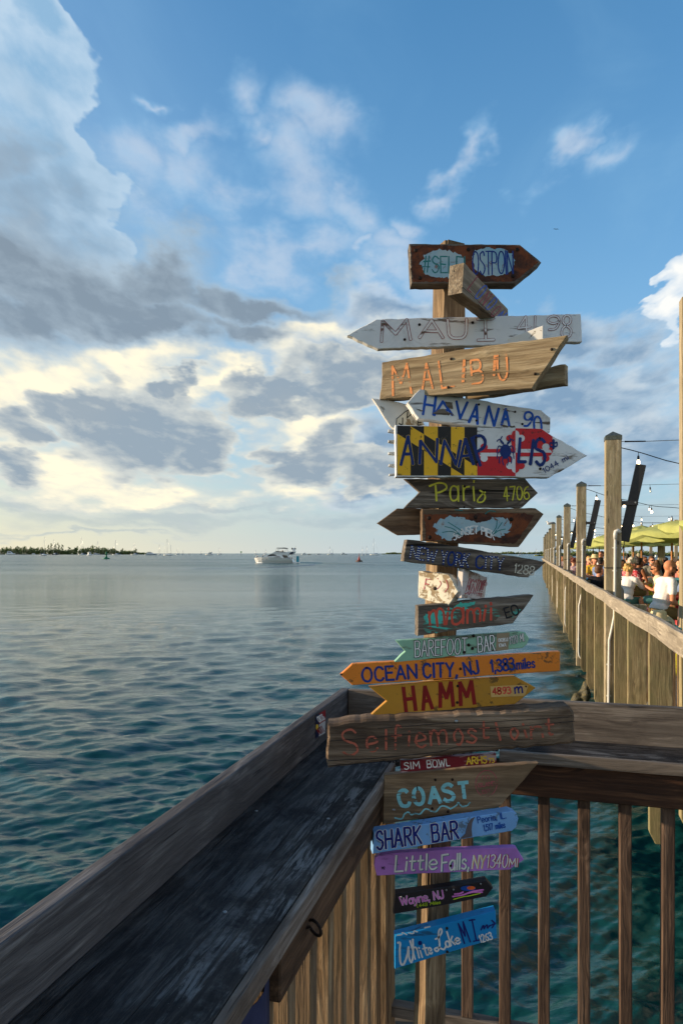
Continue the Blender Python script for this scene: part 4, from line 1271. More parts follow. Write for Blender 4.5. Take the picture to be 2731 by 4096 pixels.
S = Sign('dark wooden swallow-tailed board with yellow hand lettering Paris 4706', c2(397,620, 1120,620, 1195,705, 1100,792, 395,795, 488,698), 1.95, 0, .022, MATS['sign_dark'], .0008)
S.strokes('lettering', [catmull(c2(548,664,600,645,640,652,648,678,610,700,585,702)), c2(584,660,590,750)], 7.5, I['yellow'])
S.text('ar', *E(c2, 668,752, 788,748), 95, 7, I['yellow'], wob=.02, gap=.22); S.text('i', *E(c2, 806,752, 818,752), 95, 7, I['yellow'])
S.strokes('lettering', [catmull(c2(848,690,866,702,880,728,866,756,838,760,836,744,862,712,880,700))], 6.5, I['yellow'])
S.text('4706', *E(c2, 992,752, 1142,742), 54, 5.5, I['yellow'], wob=.02)
S.screw(*c2(757,665)[0], .006); S.screw(*c2(755,790)[0], .005)

S = Sign('plain brown wooden arrow pointing left behind the SUNSET PIER board', c2(235,885, 355,797, 560,797, 560,950, 360,957), 2.0, 0, .022, MATS['sign_brown'], .0008)
S = Sign('rusty board with flaking blue palms reading SUNSET PIER above the New York board', c2(503,800, 1180,795, 1230,830, 1080,1028, 503,990), 1.93, 0, .040, MATS['sign_brown'], .0008)
S.flat('rust_plate', [c2(520,832, 700,830, 1000,822, 1120,826, 1175,838, 1060,1008, 525,985)], MATS['rust_plate'], jit=1.5)
S.flat('flaked_patch', [c2(572,905,600,870,660,848,740,852,790,868,850,880,900,862,960,845,1015,862,1035,900,1020,940,960,970,920,950,860,935,780,940,700,975,655,985,600,960)], MATS['flaking_pale'], jit=3.2)
S.text('SUNSET PIER', *E(c2, 692,990, 935,985), 30, 4.6, I['white'], wob=.02, arc=.9, gap=.12)
S.strokes('palm_fronds', [catmull(c2(640,905,690,920,730,955)), catmull(c2(625,940,680,935,740,960)), catmull(c2(660,880,700,905,740,930)), catmull(c2(980,880,960,910,930,950)), catmull(c2(1000,920,960,930,925,955)), catmull(c2(950,870,945,910,920,945)), catmull(c2(880,830,905,812,940,815)), c2(700,805,745,810)], 3.4, I['teal'])
for x, y in ((545,855),(1035,862),(548,970),(822,850)): S.screw(*c2(x,y)[0], .009)

S = Sign('grey wooden NEW YORK CITY board in dotted dark blue letters, sloping down to the right', c2(413,982, 600,1005, 1243,1117, 1137,1210, 392,1112), 1.90, 6, .038, MATS['sign_dark'], .0012)
ny = []
for t, a, b, h in (('NEW',(430,1092),(580,1118),72),('YORK',(612,1128),(778,1148),78),('CITY',(822,1152),(985,1165),74)):
    ls = S.text_lines(t, *E(c2, *a, *b), h*.67, wob=.015); ny += ls
S.strokes('lettering', ny, 7.5, I['navy_clean'])
dots = []
for l in ny:
    ln = [Vector(p) for p in l]
    for a, b in zip(ln[:-1], ln[1:]):
        n = int((b - a).length / 9.0)
        for k in range(n):
            p = a.lerp(b, (k + .5) / max(1, n)); dots.append([(p.x-1.4, p.y), (p.x+1.4, p.y)])
S.strokes('white_dots', dots, 3.2, I['white'])
S.text('1288', *E(c2, 1050,1178, 1166,1196), 34, 4.5, I['offwhite'])

S = Sign('small weathered cream arrow board catching the sun, pointing right at the post', c3(530,48, 705,72, 760,165, 700,247, 530,200), 1.93, -38, .030, MATS['cream_worn'], .0016, px0=1760)
S.text('F', *E(c3, 565,150, 590,155), 40, 4, I['pale_red']); S.strokes('lettering', [catmull(c3(640,90,660,120,640,150)), catmull(c3(690,100,700,140,680,170))], 3, I['pale_red'])
S.screw(*c3(625,148)[0], .008)
S = Sign('small white BOSTON board with red letters turned away from the sun', c3(790,30, 925,85, 908,212, 778,202), 1.90, 48, .016, MATS['pink_white'], .0008, px0=1850, name='sign_board')
S.text('BOSTON', *E(c3, 796,178, 885,192), 62, 3.2, I['pale_red'], gap=.14, slant=.12)
S.text('85', *E(c3, 898,130, 918,132), 22, 2.4, I['pale_red'])

S = Sign('wooden miami board with coral script over a teal patch', c3(528,248, 850,215, 1188,185, 1070,348, 800,380, 525,418), 1.92, 4, .040, MATS['sign_dark'], .0012)
S.flat('teal_patch', [c3(560,300,600,285,720,255,760,235,860,225,850,240,800,255,900,270,960,255,1005,262,1000,300,960,335,880,350,800,360,720,380,640,395,560,390,565,340), c3(1030,262,1080,250,1110,262,1100,300,1040,322,1030,300)], MATS['teal_patch'], jit=3.5)
for t, a, b, h in (('m',(600,372),(682,352),150),('i',(688,352),(694,352),110),('a',(716,356),(790,346),150),('m',(812,344),(885,332),120),('i',(900,330),(906,330),100),('i',(940,326),(948,325),110)):
    S.text(t, *E(c3, *a, *b), h*.70, 9.5, I['coral'], wob=.02, slant=.12)
S.text('EO', *E(c3, 1034,316, 1106,292), 40, 6, I['dark'], wob=.02)

S = Sign('mint green BAREFOOT BAR board with swallow tail and rounded right end', c3(400,445, 1110,393, 1140,399, 1163,432, 1150,465, 1125,487, 383,575, 455,507), 1.93, 0, .018, MATS['mint'], .0008)
S.flat('brown_panel', [c3(977,404, 1050,398, 1042,497, 972,506)], paint('panel_brown', srgb(150,132,106), .6))
S.text('BAREFOOT', *E(c3, 512,538, 808,518), 62, 4.5, I['white'], outline=I['dark'], ow=4.5, wob=.015, gap=.18, slant=.06)
S.text('BAR', *E(c3, 872,510, 966,500), 60, 4.5, I['white'], outline=I['dark'], ow=4.5, wob=.015, gap=.18, slant=.06)
S.text('OKOBOJI', *E(c3, 986,452, 1040,447), 13, 1.8, I['white'], gap=.14); S.text('IOWA', *E(c3, 990,482, 1030,478), 14, 1.8, I['white'], gap=.14)
S.text('1920 MI.', *E(c3, 1050,466, 1135,446), 30, 2.2, I['white'], outline=I['dark'], ow=2.0, slant=.15)
for x, y in ((845,418),(817,470),(838,490),(792,512)): S.screw(*c3(x,y)[0], .007)

S = Sign('orange OCEAN CITY, NJ arrow board pointing left, 1,383 miles', c3(85,640, 155,578, 760,542, 1338,508, 1338,618, 155,700), 1.93, 0, .020, MATS['orange'], .0004)
S.text('OCEAN', *E(c3, 215,680, 522,658), 54, 9, I['navy'], wob=.015, gap=.2)
S.text('CITY,', *E(c3, 560,655, 752,648), 54, 9, I['navy'], wob=.015, gap=.2)
S.text('NJ', *E(c3, 796,642, 874,630), 50, 8.5, I['navy'], wob=.015, gap=.2)
S.text('1,383', *E(c3, 948,624, 1078,610), 47, 8, I['navy'], wob=.015, gap=.18)
S.text('miles', *E(c3, 1092,608, 1194,598), 40, 6, I['navy'], wob=.015, gap=.16)
S.screw(*c3(771,606)[0], .006); S.screw(*c3(92,638)[0], .005)

S = Sign('mustard HAMM arrow board with dark red capitals and a 4893 m plate', c3(248,708, 700,672, 1080,648, 1200,715, 1080,808, 243,885, 350,790), 1.94, 0, .018, MATS['mustard'], .0004)
for t, a, b, h in (('H',(462,850),(515,842),138),('A',(558,840),(610,832),132),('M',(656,824),(730,818),138),('M',(772,815),(850,806),132)):
    S.text(t, *E(c3, *a, *b), h*.70, 15, I['maroonred'], wob=.006, cap='butt', var=.03, slant=.03)
S.flat('distance_plate', [c3(940,706, 1120,697, 1158,700, 1136,760, 945,768)], paint('plate_tan', srgb(206,164,96), .6, dirt=.3))
S.text('48', *E(c3, 956,752, 1002,749), 26, 6, I['brick'], cap='butt'); S.text('93', *E(c3, 1012,749, 1056,746), 26, 6, I['coral'], cap='butt'); S.text('m', *E(c3, 1080,746, 1124,743), 40, 6.5, I['deepblue'], cap='butt')
S.screw(*c3(755,704)[0], .006); S.screw(*c3(752,798)[0], .006); S.screw(*c3(1143,706)[0], .004)

S = Sign('heavy rough timber beam lettered Selfiemost Point in faded red', c3(12,922, 200,900, 700,868, 1395,822, 1418,850, 1424,1020, 1400,1035, 800,1090, 300,1140, 18,1172, 5,1100), 1.88, -2, .070, MATS['sign_rough'], .0022, bevel=.006, name='sign_board')
for t, a, b, h in (('S',(105,1105),(190,1095),150),('e',(240,1078),(305,1068),130),('l',(338,1066),(350,1066),110),('f',(385,1062),(440,1058),128),('i',(470,1056),(482,1056),110),('e',(515,1058),(580,1050),130),
                   ('m',(605,1045),(700,1035),135),('o',(738,1040),(790,1034),140),('s',(808,1030),(862,1026),130),('t',(890,1005),(935,1000),100),
                   ('l',(992,1015),(1002,1012),100),('o',(1062,1008),(1100,1004),100),('i',(1140,1004),(1150,1002),100),('n',(1178,1002),(1236,996),110),('t',(1258,984),(1300,980),100)):
    S.text(t, *E(c3, *a, *b), h*.70, 8.5, I['rosy'], wob=.03)
S.strokes('crack', [c3(20,1018, 250,1000, 600,965, 1000,942, 1420,905), c3(15,1130, 300,1115, 650,1080, 750,1050, 1100,1045), c3(300,945, 700,915, 900,912, 1390,880), c3(20,1160,400,1128,500,1120)], 2.2, I['dark'])
S.screw(*c3(747,906)[0], .008, 'steel')

S = Sign('narrow maroon SIM BOWL board with ARHS 73 in yellow', c3(430,1130, 975,1088, 975,1145, 430,1200), 1.93, 0, .016, MATS['maroon'], .0006, name='sign_board')
S.text('SIM', *E(c3, 452,1180, 538,1172), 27, 4, I['white'], wob=.01, gap=.2); S.text('BOWL', *E(c3, 582,1170, 710,1158), 28, 4, I['white'], wob=.01, gap=.2)
S.text('ARHS', *E(c3, 806,1150, 920,1142), 27, 5, I['gold'], wob=.01, gap=.16); S.text('73', *E(c3, 932,1142, 962,1140), 18, 3.4, I['gold'])

S = Sign('wide brown COAST board with pale blue capitals, a wave line and a round stamp', c4(440,262, 840,228, 1245,198, 1140,318, 1040,430, 432,520, 436,380), 1.965, 0, .024, MATS['sign_coast'], .0008)
for t, a, b, h in (('C',(524,430),(576,418),85),('O',(600,418),(650,410),85),('A',(676,410),(732,405),85),('S',(752,400),(806,392),88),('T',(832,385),(882,380),82)):
    S.text(t, *E(c4, *a, *b), h*.76, 15, I['lightblue'], wob=.01, cap='butt', var=.05)
S.strokes('wave_line', [catmull(c4(495,485,530,490,545,465,565,455,580,468,600,462,625,465,650,440,668,440,690,452,710,452,735,425,760,425,785,438)), catmull(c4(785,438,815,420,825,405,845,425,870,420,886,405))], 6, I['lightblue'])
ringp = [(972 + 56*math.cos(a), 305 + 68*math.sin(a) - 3*math.cos(a)) for a in np.linspace(0, 2*math.pi, 30)]
S.strokes('stamp_ring', [[c4(*p)[0] for p in ringp]], 3.0, I['pale_red'])
S.text('ISLAND', *E(c4, 930,325, 1018,312), 15, 2.6, I['pale_red']); S.text('CO', *E(c4, 950,290, 990,284), 18, 2.4, I['pale_red']); S.text('EST', *E(c4, 952,358, 992,352), 13, 2.2, I['pale_red'])
for x, y in ((706,287),(795,285),(690,436),(772,452)): S.screw(*c4(x,y)[0], .006)

S = Sign('light blue SHARK BAR board with a fin, Peoria, IL. 1,517 miles', c4(385,560, 1100,450, 1128,460, 1140,490, 1128,535, 1105,555, 378,675), 1.90, 6, .034, MATS['sky_paint'], .0004)
S.text('SHARK', *E(c4, 402,650, 632,618), 70, 9.5, I['deepblue'], outline=I['white'], ow=3.5, wob=.012, gap=.2, slant=.08)
S.text('BAR', *E(c4, 692,610, 826,590), 68, 9.5, I['deepblue'], outline=I['white'], ow=3.5, wob=.012, gap=.2, slant=.06)
S.flat('shark_fin', [c4(832,595, 862,565, 872,520, 890,490, 912,478, 898,510, 894,545, 898,582)], paint('fin_brown', srgb(92,84,88), .6))
S.text('Peoria, IL.', *E(c4, 928,512, 1074,486), 25, 3.4, I['blueink'], wob=.01); S.text('1,517 miles', *E(c4, 960,552, 1070,534), 24, 3.4, I['blueink'], wob=.01)
S.screw(*c4(786,555)[0], .006)

S = Sign('lilac LITTLE FALLS NY board with rounded left end, 1340 MI', c4(386,735, 390,700, 415,675, 800,652, 1118,640, 1132,645, 1168,705, 1095,757, 760,772, 400,788), 1.94, 0, .020, MATS['lilac'], .0005)
for t, a, b, h in (('Little',(496,765),(712,752),82),('Falls,',(738,762),(880,750),84)):
    ls = S.text_lines(t, *E(c4, *a, *b), h*.76, wob=.012, slant=.12, gap=.14)
    S.strokes('letter_shade', [[(x+2.6, y+2) for x, y in l] for l in ls], 7.5, I['teal']); S.strokes('lettering', ls, 7, I['white'])
for t, a, b, h, sh, mc in (('NY',(895,748),(958,748),68,'gold','white'),('1340',(972,745),(1078,742),68,'brick','white'),('MI',(1088,740),(1132,738),42,'brick','white')):
    ls = S.text_lines(t, *E(c4, *a, *b), h*.76, wob=.012, slant=.14, gap=.16)
    S.strokes('letter_shade', [[(x+2.8, y+.5) for x, y in l] for l in ls], 5.5, I[sh]); S.strokes('lettering', ls, 4.4, I[mc])
S.text('M2', *E(c4, 427,752, 442,752), 10, 1.8, I['dark']); S.screw(*c4(786,735)[0], .006)

S = Sign('small black Wayne, NJ board with pink and yellow print', c4(498,883, 760,848, 972,812, 1008,852, 972,898, 740,945, 486,990), 1.93, 0, .026, MATS['black_board'], .0003)
S.text('Wayne,', *E(c4, 526,942, 676,916), 33, 5.5, I['pink'], outline=I['white'], ow=1.6, gap=.12); S.text('NJ', *E(c4, 700,912, 748,904), 32, 5.5, I['pink'], outline=I['white'], ow=1.6)
S.text('1,448 Miles', *E(c4, 606,952, 732,932), 12, 2.2, I['lime'], slant=.2)
S.strokes('lettering', [catmull(c4(796,895,850,886,900,868,955,860)), catmull(c4(806,882,830,880,850,872)), catmull(c4(870,880,900,872,950,872))], 6, I['pink']); S.strokes('underline', [catmull(c4(800,910,850,896,880,892,940,878))], 4, I['lime'])
S.flat('emblem', [[c4(876 + 40*math.cos(a), 852 + 14*math.sin(a))[0] for a in np.linspace(0, 6.28, 15)[:-1]]], I['blueink']); S.flat('emblem_eye', [[c4(892 + 22*math.cos(a), 850 + 10*math.sin(a))[0] for a in np.linspace(0, 6.28, 13)[:-1]]], I['orange'])
for x, y in ((763,862),(800,860),(528,898),(942,830)): S.screw(*c4(x,y)[0], .0045, 'steel')

S = Sign('bright blue White Lake MI board with white script, lowest on the post', c4(494,1105, 1020,972, 1028,1115, 494,1276), 1.92, 0, .030, MATS['azure'], .0003, name='sign_board')
S.strokes('lettering', [catmull(c4(510,1138,522,1140,520,1180,524,1240,540,1250,560,1200,566,1160,568,1210,580,1240,590,1200,588,1120))], 8, I['white'])
for t, a, b, h in (('h',(600,1222),(622,1216),98),('i',(634,1214),(640,1212),62),('t',(650,1206),(672,1200),64),('e',(676,1198),(692,1192),54)):
    S.text(t, *E(c4, *a, *b), h*.76, 6.5, I['white'], wob=.01)
S.strokes('lettering', [catmull(c4(706,1118,722,1110,740,1080,732,1064,722,1090,728,1150,716,1182,702,1170,724,1162,748,1172,760,1158))], 7, I['white'])
for t, a, b, h in (('a',(762,1162),(784,1156),46),('k',(788,1152),(808,1146),72),('e',(814,1146),(838,1138),48)):
    S.text(t, *E(c4, *a, *b), h*.8, 6.5, I['white'], wob=.01)
S.text('M', *E(c4, 858,1142, 888,1132), 84, 6, I['deepblue'], wob=.01); S.text('|', *E(c4, 905,1128, 934,1122), 84, 6, I['deepblue'])
S.strokes('arrow', [catmull(c4(944,1070,952,1052,958,1048,960,1064,968,1050,976,1044,978,1060,990,1048,1016,1038)), c4(1000,1020,1018,1036,1002,1058)], 5.5, I['deepblue'])
S.text('1263', *E(c4, 942,1136, 1004,1118), 29, 5, I['white'], gap=.2)
S.strokes('top_lettering', [catmull(c4(506,1098,530,1094,534,1084,556,1094)), catmull(c4(566,1086,590,1088,594,1076,612,1080)), c4(650,1058,678,1052)], 5, I['white'])
S.flat('flower_dot', [[c4(626 + 11*math.cos(a), 1138 + 12*math.sin(a))[0] for a in np.linspace(0, 6.28, 11)[:-1]]], I['deepblue'])
for x, y in ((766,1062),(768,1185)): S.screw(*c4(x,y)[0], .006)

# sticker lettering on the left board
def sticker_text():
    o, base = STICKER[0]
    rnd = random.Random(3)
    class T: pass
    for txt, p0, p1, h, m, nm in (('CIRCUS', (1278,2890), (1300,2876), 24, I['white'], 'lettering'), ('MUTT', (1277,2938), (1299,2925), 24, I['maroonred'], 'lettering')):
        t = T(); t.rnd = rnd
        ls = Sign.text_lines(t, txt, p0, p1, h, wob=.005)
        vs, fs = [], []; k = 0
        for l in ls:
            for st in strips(l):
                v2, f2 = ribbon(st, 2.4, rnd); b = len(vs); k += 1
                vs += [on_left_board(p.x, p.y, .0016 + k * .00002) - base for p in v2]; fs += [tuple(b + i for i in f) for f in f2]
        link(nm, mesh(nm, vs, fs), m, o)
    vs = [on_left_board(1268 + 5*math.cos(a), 2908 + 12*math.sin(a), .0016) - base for a in np.linspace(0, 6.28, 13)[:-1]]
    link('emblem', mesh('emblem', vs, [tuple(range(len(vs)))]), I['gold'], o)
sticker_text()

# ---------------------------------------------------------------- far shores
def foliage_mat(name, a, b, c):
    m, N, bs, out = mat_new(name)
    g = N.n('ShaderNodeNewGeometry')
    v = N.n('ShaderNodeTexCoord').outputs['Object']
    n = N.noise(v, .25, 4, .6); n2 = N.n('ShaderNodeObjectInfo').outputs['Random']
    cc = N.ramp(n, [(.3, a), (.5, b), (.7, c)])
    N.put(bs.inputs['Base Color'], cc); N.put(bs.inputs['Roughness'], .8); N.put(bs.inputs['Specular IOR Level'], .1)
    return m
foliage_mat('mangrove_leaves', srgb(78,92,56), srgb(110,122,74), srgb(142,148,96))  # leaf and needle tones lightened: distance haze is put into the colours
foliage_mat('pine_needles', srgb(106,116,80), srgb(134,140,98), srgb(158,158,114))
wood('bark', srgb(60,48,38), srgb(86,70,56), srgb(112,96,80), 'Z', .3)
def leaf_cloud(cents, per, size, seed=1):
    """many small tilted leaf-clump faces spread through crown volumes; cents: (x,y,z,rx,ry,rz)"""
    g = np.random.default_rng(seed)
    C = np.array(cents)
    idx = np.repeat(np.arange(len(C)), per)
    n = len(idx)
    u = g.normal(size=(n, 3)); u /= np.linalg.norm(u, axis=1)[:, None]
    rr = g.random(n) ** .45
    ctr = C[idx, :3] + u * rr[:, None] * C[idx, 3:6]
    a = g.normal(size=(n, 3)); a /= np.linalg.norm(a, axis=1)[:, None]
    b = np.cross(a, g.normal(size=(n, 3))); b /= np.linalg.norm(b, axis=1)[:, None]
    s = size * (.5 + g.random(n))[:, None]
    v = np.stack([ctr - a*s, ctr + b*s*.6, ctr + a*s, ctr - b*s*.6], 1).reshape(-1, 3)
    me = bpy.data.meshes.new('leaves')
    f = np.arange(n * 4).reshape(-1, 4)
    me.vertices.add(n*4); me.vertices.foreach_set('co', v.ravel())
    me.loops.add(n*4); me.loops.foreach_set('vertex_index', f.ravel().astype(np.int32))
    me.polygons.add(n); me.polygons.foreach_set('loop_start', (np.arange(n)*4).astype(np.int32))
    me.update(calc_edges=True)
    return me
def shore(name, label, d, px0, px1, hpx, step, per, size, seed, sand=True):
    g = random.Random(seed)
    k = d / F
    base = at((px0+px1)/2, HY, d); base.z = 0
    cents = []
    px = px0
    while px < px1:
        e = min(1, (px - px0) / 25, (px1 - px) / 60)
        if px0 < 0: e = min(1, (px1 - px) / 70)
        h = max(1.2, hpx(px) * k * (.75 + .5 * g.random()) * max(.15, e))
        x = (px - CX) / F * d - base.x
        for row in range(2):
            cents.append((x + g.uniform(-1,1)*step*k, row * 14 + g.uniform(-4, 4), h * (.42 + .1*row), step * k * g.uniform(.8, 1.5), 6, h * (.5 + .08*row)))
        px += step
    o = thing(name, label, 'shore', base)
    o['kind'] = 'stuff'
    link('foliage', leaf_cloud(cents, per, size, seed), MATS['mangrove_leaves'], o)
    w = (px1 - px0) * k
    bm = bmesh.new()
    n = 30
    vs = []
    for i in range(n + 1):
        x = -w/2 + w * i / n
        for (yy, zz) in ((-9 + g.uniform(-2, 2), -.3), (-5, .5 + g.uniform(0, .3)), (30, 1.2), (34, -.3)):
            vs.append(bm.verts.new((x, yy, zz)))
    for i in range(n):
        for q in range(3): bm.faces.new((vs[i*4+q], vs[(i+1)*4+q], vs[(i+1)*4+q+1], vs[i*4+q+1]))
    link('bank', to_mesh(bm, 'bank'), plain('bank_' + name + str(seed), srgb(78,72,54), .9, vary=.3, scale=.1), o)
    return o
shore('mangrove_shore', 'low green mangrove island along the left horizon', 1700, -330, 596, lambda p: 24 + 5*math.sin(p*.021) + 3*math.sin(p*.09) - (6 if p > 420 else 0), 7, 80, 1.5, 3)
shore('mangrove_islet', 'tiny dark islet on the horizon just left of the sign post', 2100, 1538, 1640, lambda p: 8, 6, 60, 1.4, 4)
shore('mangrove_shore', 'thin low green shoreline on the horizon between the sign post and the pier', 2300, 1860, 2260, lambda p: 8 + 2*math.sin(p*.05), 7, 50, 1.6, 5)
shore('mangrove_shore', 'green treeline across the water behind the diners on the pier', 760, 2170, 3100, lambda p: 17 + 4*math.sin(p*.03) + 3*math.sin(p*.11), 8, 70, .8, 6)
def pines():
    g = random.Random(9)
    spots = [(60,16,''),(120,18,''),(170,30,''),(195,40,''),(208,48,'tallest '),(222,46,''),(236,50,''),(250,42,''),(276,30,''),(300,26,''),(345,24,''),(410,26,''),(455,24,''),(490,22,''),(545,22,'')]
    for i, (px, hp, w) in enumerate(spots):
        d = 1694; k = d / F
        p = at(px, HY, d); h = (hp * .85 + 6) * k
        where = 'in the clump behind the leaning mast' if 165 < px < 260 else ('left of the clump' if px < 165 else 'right of the clump')
        o = thing('pine_tree', f'feathery tall tree rising above the left island, {i+1 if i else "leftmost"}{"" if not i else ("nd","rd")[i-1] if i < 3 else "th"} from the left', 'tree', (p.x, p.y, .5), 0, 'tall trees on the left island')
        tube('trunk', [(0, 0, 0), (g.uniform(-.4,.4), 0, h*.5), (g.uniform(-.8,.8), 0, h*.93)], [.35, .25, .08], MATS['bark'], o, 6)
        cents = []
        for j in range(9):
            z = h * (.32 + .07 * j); r = (3.6 - .28 * j) * g.uniform(.5, 1.3)
            cents.append((g.uniform(-2.4,2.4), g.uniform(-1,1), z, r, r, h*.06 + .6))
        link('crown', leaf_cloud(cents, 22, .9, 40 + i), MATS['pine_needles'], o)
pines()

# ---------------------------------------------------------------- boats
plain('gel_white', srgb(226,226,222), .25, vary=.04, spec=.5)
plain('gel_shade', srgb(190,196,202), .3, vary=.05)
plain('boat_blue', srgb(60,92,140), .35)
plain('boat_navy', srgb(30,40,62), .4)
plain('boat_glass', srgb(30,32,36), .08, spec=.6)
plain('boat_canvas', srgb(40,36,44), .8)
plain('mast_alu', srgb(190,190,188), .35, .4)
plain('teak', srgb(136,98,62), .7)
plain('boat_teal', srgb(20,140,160), .5)
plain('antifoul', srgb(90,60,40), .7)
def hull_mesh(L, B, fb, fs, flare=.25, n=14, transom=.8, draft=.35):
    """bow towards +x; fb/fs freeboard at bow and stern"""
    bm = bmesh.new(); rows = []
    for i in range(n + 1):
        u = i / n; x = -L/2 + L * u
        hb = B/2 * (transom + (1-transom) * min(1, u/.4)) if u < .4 else B/2 * math.sqrt(max(0, 1 - ((u-.4)/.6)**2.2))
        zs = fs + (fb - fs) * u**1.7
        hk = -draft * (1 - max(0, (u-.75)/.25)**2 * 1.0)
        wl = hb * (.86 - flare * u)
        xo = .0 if u < .95 else .0
        rake = L * .05 * max(0, (u-.6)/.4)
        row = [(x - rake*1.2, 0, hk), (x - rake*.6, wl*.8, hk*.3), (x - rake*.2, (wl+hb)/2, zs*.45), (x + rake*.2, hb, zs)]
        rows.append([bm.verts.new(p) for p in row] + [bm.verts.new((a, -b, c)) for a, b, c in row[:0:-1]])
    m = len(rows[0])
    for a, b in zip(rows[:-1], rows[1:]):
        for k in range(m - (0)):
            k2 = (k + 1) % m
            bm.faces.new((a[k], a[k2], b[k2], b[k]))
    bm.faces.new(rows[0]); bm.faces.new(rows[-1][::-1])
    bmesh.ops.remove_doubles(bm, verts=bm.verts[:], dist=.001)
    bmesh.ops.recalc_face_normals(bm, faces=bm.faces[:])
    me = to_mesh(bm, 'hull')
    me.polygons.foreach_set('use_smooth', [len(p.vertices) == 4 for p in me.polygons])
    return me
def prism_mesh(prof, w0, w1=None, name='cabin'):
    """side profile (x,z) pushed to +-y; w1 = half width at the top"""
    zmin = min(p[1] for p in prof); zmax = max(p[1] for p in prof)
    w1 = w0 if w1 is None else w1
    wid = lambda z: w0 + (w1 - w0) * (z - zmin) / max(1e-6, zmax - zmin)
    n = len(prof)
    vs = [(x, -wid(z), z) for x, z in prof] + [(x, wid(z), z) for x, z in prof]
    fs = [tuple(range(n)), tuple(range(2*n-1, n-1, -1))] + [((i+1)%n, i, n+i, n+(i+1)%n) for i in range(n)]
    me = mesh(name, vs, fs)
    bm = bmesh.new(); bm.from_mesh(me); bmesh.ops.recalc_face_normals(bm, faces=bm.faces[:]); bm.to_mesh(me); bm.free()
    return me
def sailboat(px, wl, lpx, mpx, head, label, hullc='gel_white', lean=0, two=False):
    d = min(1480, 8739 / (wl - HY)); k = d / F
    p = at(px, HY, d)
    L = max(5.5, lpx * k / max(.35, abs(math.cos(R(head))))); L = min(L, 15); B = L * .29; H = mpx * k
    o = thing('sailboat', label, 'sailboat', (p.x, p.y, 0), R(head), 'moored boats on the water')
    h = link('hull', hull_mesh(L, B, L*.12, L*.085), MATS[hullc], o)
    bm = bmesh.new(); link('cabin', prism_mesh([(-L*.12, L*.09), (-L*.1, L*.15), (L*.12, L*.14), (L*.2, L*.10)], B*.3, B*.24), MATS['gel_white'], o)
    r = max(.09, .00020 * d)
    tube('mast', [(L*.1, 0, L*.08), (L*.1 + lean*H, 0, H)], [r, r*.8], MATS['mast_alu'], o, 6)
    tube('boom', [(L*.08, 0, L*.2), (-L*.34, 0, L*.21)], r*1.5, MATS['boat_blue'], o, 6)
    tube('forestay', [(L*.48, 0, L*.12), (L*.1 + lean*H, 0, H*.95)], r*.35, MATS['mast_alu'], o, 4)
    tube('backstay', [(-L*.48, 0, L*.09), (L*.1 + lean*H, 0, H*.98)], r*.35, MATS['mast_alu'], o, 4)
    if two: tube('mizzen_mast', [(-L*.3, 0, L*.08), (-L*.3, 0, H*.66)], r*.9, MATS['mast_alu'], o, 6)
    return o
def cruiser(px, wl, lpx, head, label, hpx=18, hullc='gel_white', fly=True):
    d = min(1480, 8739 / (wl - HY)); k = d / F
    p = at(px, HY, d); L = lpx * k; L = max(4.5, min(L, 20)); H = hpx * k
    o = thing('motor_boat', label, 'motor boat', (p.x, p.y, 0), R(head), 'moored boats on the water')
    f = L * .11
    link('hull', hull_mesh(L, L*.3, f*1.35, f), MATS[hullc], o)
    hz = max(H - f, L*.12)
    link('cabin', prism_mesh([(-L*.34, f*.9), (-L*.32, f + hz*.55), (L*.06, f + hz*.55), (L*.24, f*1.1)], L*.12, L*.1), MATS['gel_white'], o)
    link('window', prism_mesh([(-L*.26, f + hz*.28), (-L*.25, f + hz*.46), (L*.055, f + hz*.46), (L*.12, f + hz*.28)], L*.119, L*.112, 'window'), MATS['boat_glass'], o)
    if fly:
        link('flybridge', prism_mesh([(-L*.30, f + hz*.55), (-L*.34, f + hz*.7), (-L*.02, f + hz*.7), (L*.02, f + hz*.55)], L*.1, L*.11), MATS['gel_white'], o)
        link('bimini', prism_mesh([(-L*.30, f + hz*.96), (-L*.28, f + hz), (-L*.06, f + hz), (-L*.04, f + hz*.96)], L*.1), MATS['boat_canvas'], o)
        for x in (-L*.27, -L*.07):
            for y in (-L*.09, L*.09): tube('strut', [(x, y, f + hz*.7), (x, y, f + hz*.97)], .04, MATS['mast_alu'], o, 5)
    return o
CL = lambda x, y: (x * .44643, 2130 + y * .44643)
CM = lambda x, y: (700 + x * .57398, 2130 + y * .57398)
def sb(cv, x, y, lpx, topy, head, label, **kw):
    px, wl = cv(x, y); k = .44643 if cv is CL else .57398
    sailboat(px, max(wl, HY + 4.5), lpx * k, (y - topy) * k, head, label, **kw)
def mb(cv, x, y, lpx, topy, head, label, **kw):
    px, wl = cv(x, y); k = .44643 if cv is CL else .57398
    cruiser(px, max(wl, HY + 4.5), lpx * k, head, label, hpx=(y - topy) * k, **kw)
mb(CL, 98, 199, 112, 160, 4, 'white cabin cruiser moored before the mangroves, nearest the left picture edge')
mb(CL, 306, 200, 36, 178, 0, 'tiny white skiff between the left cruiser and the leaning-mast sailboat', fly=False)
sb(CL, 392, 208, 46, 38, 78, 'white sailboat seen bow-on with a tall slightly leaning mast, left of the blue one', lean=.05)
sb(CL, 490, 201, 80, 62, 172, 'blue-hulled sailboat moored before the tallest island trees', hullc='boat_navy')
sb(CL, 738, 202, 90, 45, 176, 'sailboat with a long forestay beside the white trawler near the mangroves')
mb(CL, 808, 206, 60, 165, 60, 'white trawler seen from astern with a dark window band, before the mangroves')
sb(CL, 866, 199, 64, 76, 5, 'blue and white sailboat with a raked mast just right of the trawler', hullc='gel_shade', lean=.06)
sb(CL, 1046, 203, 100, 66, 178, 'white sailboat right of the green buoy near the end of the mangrove island')
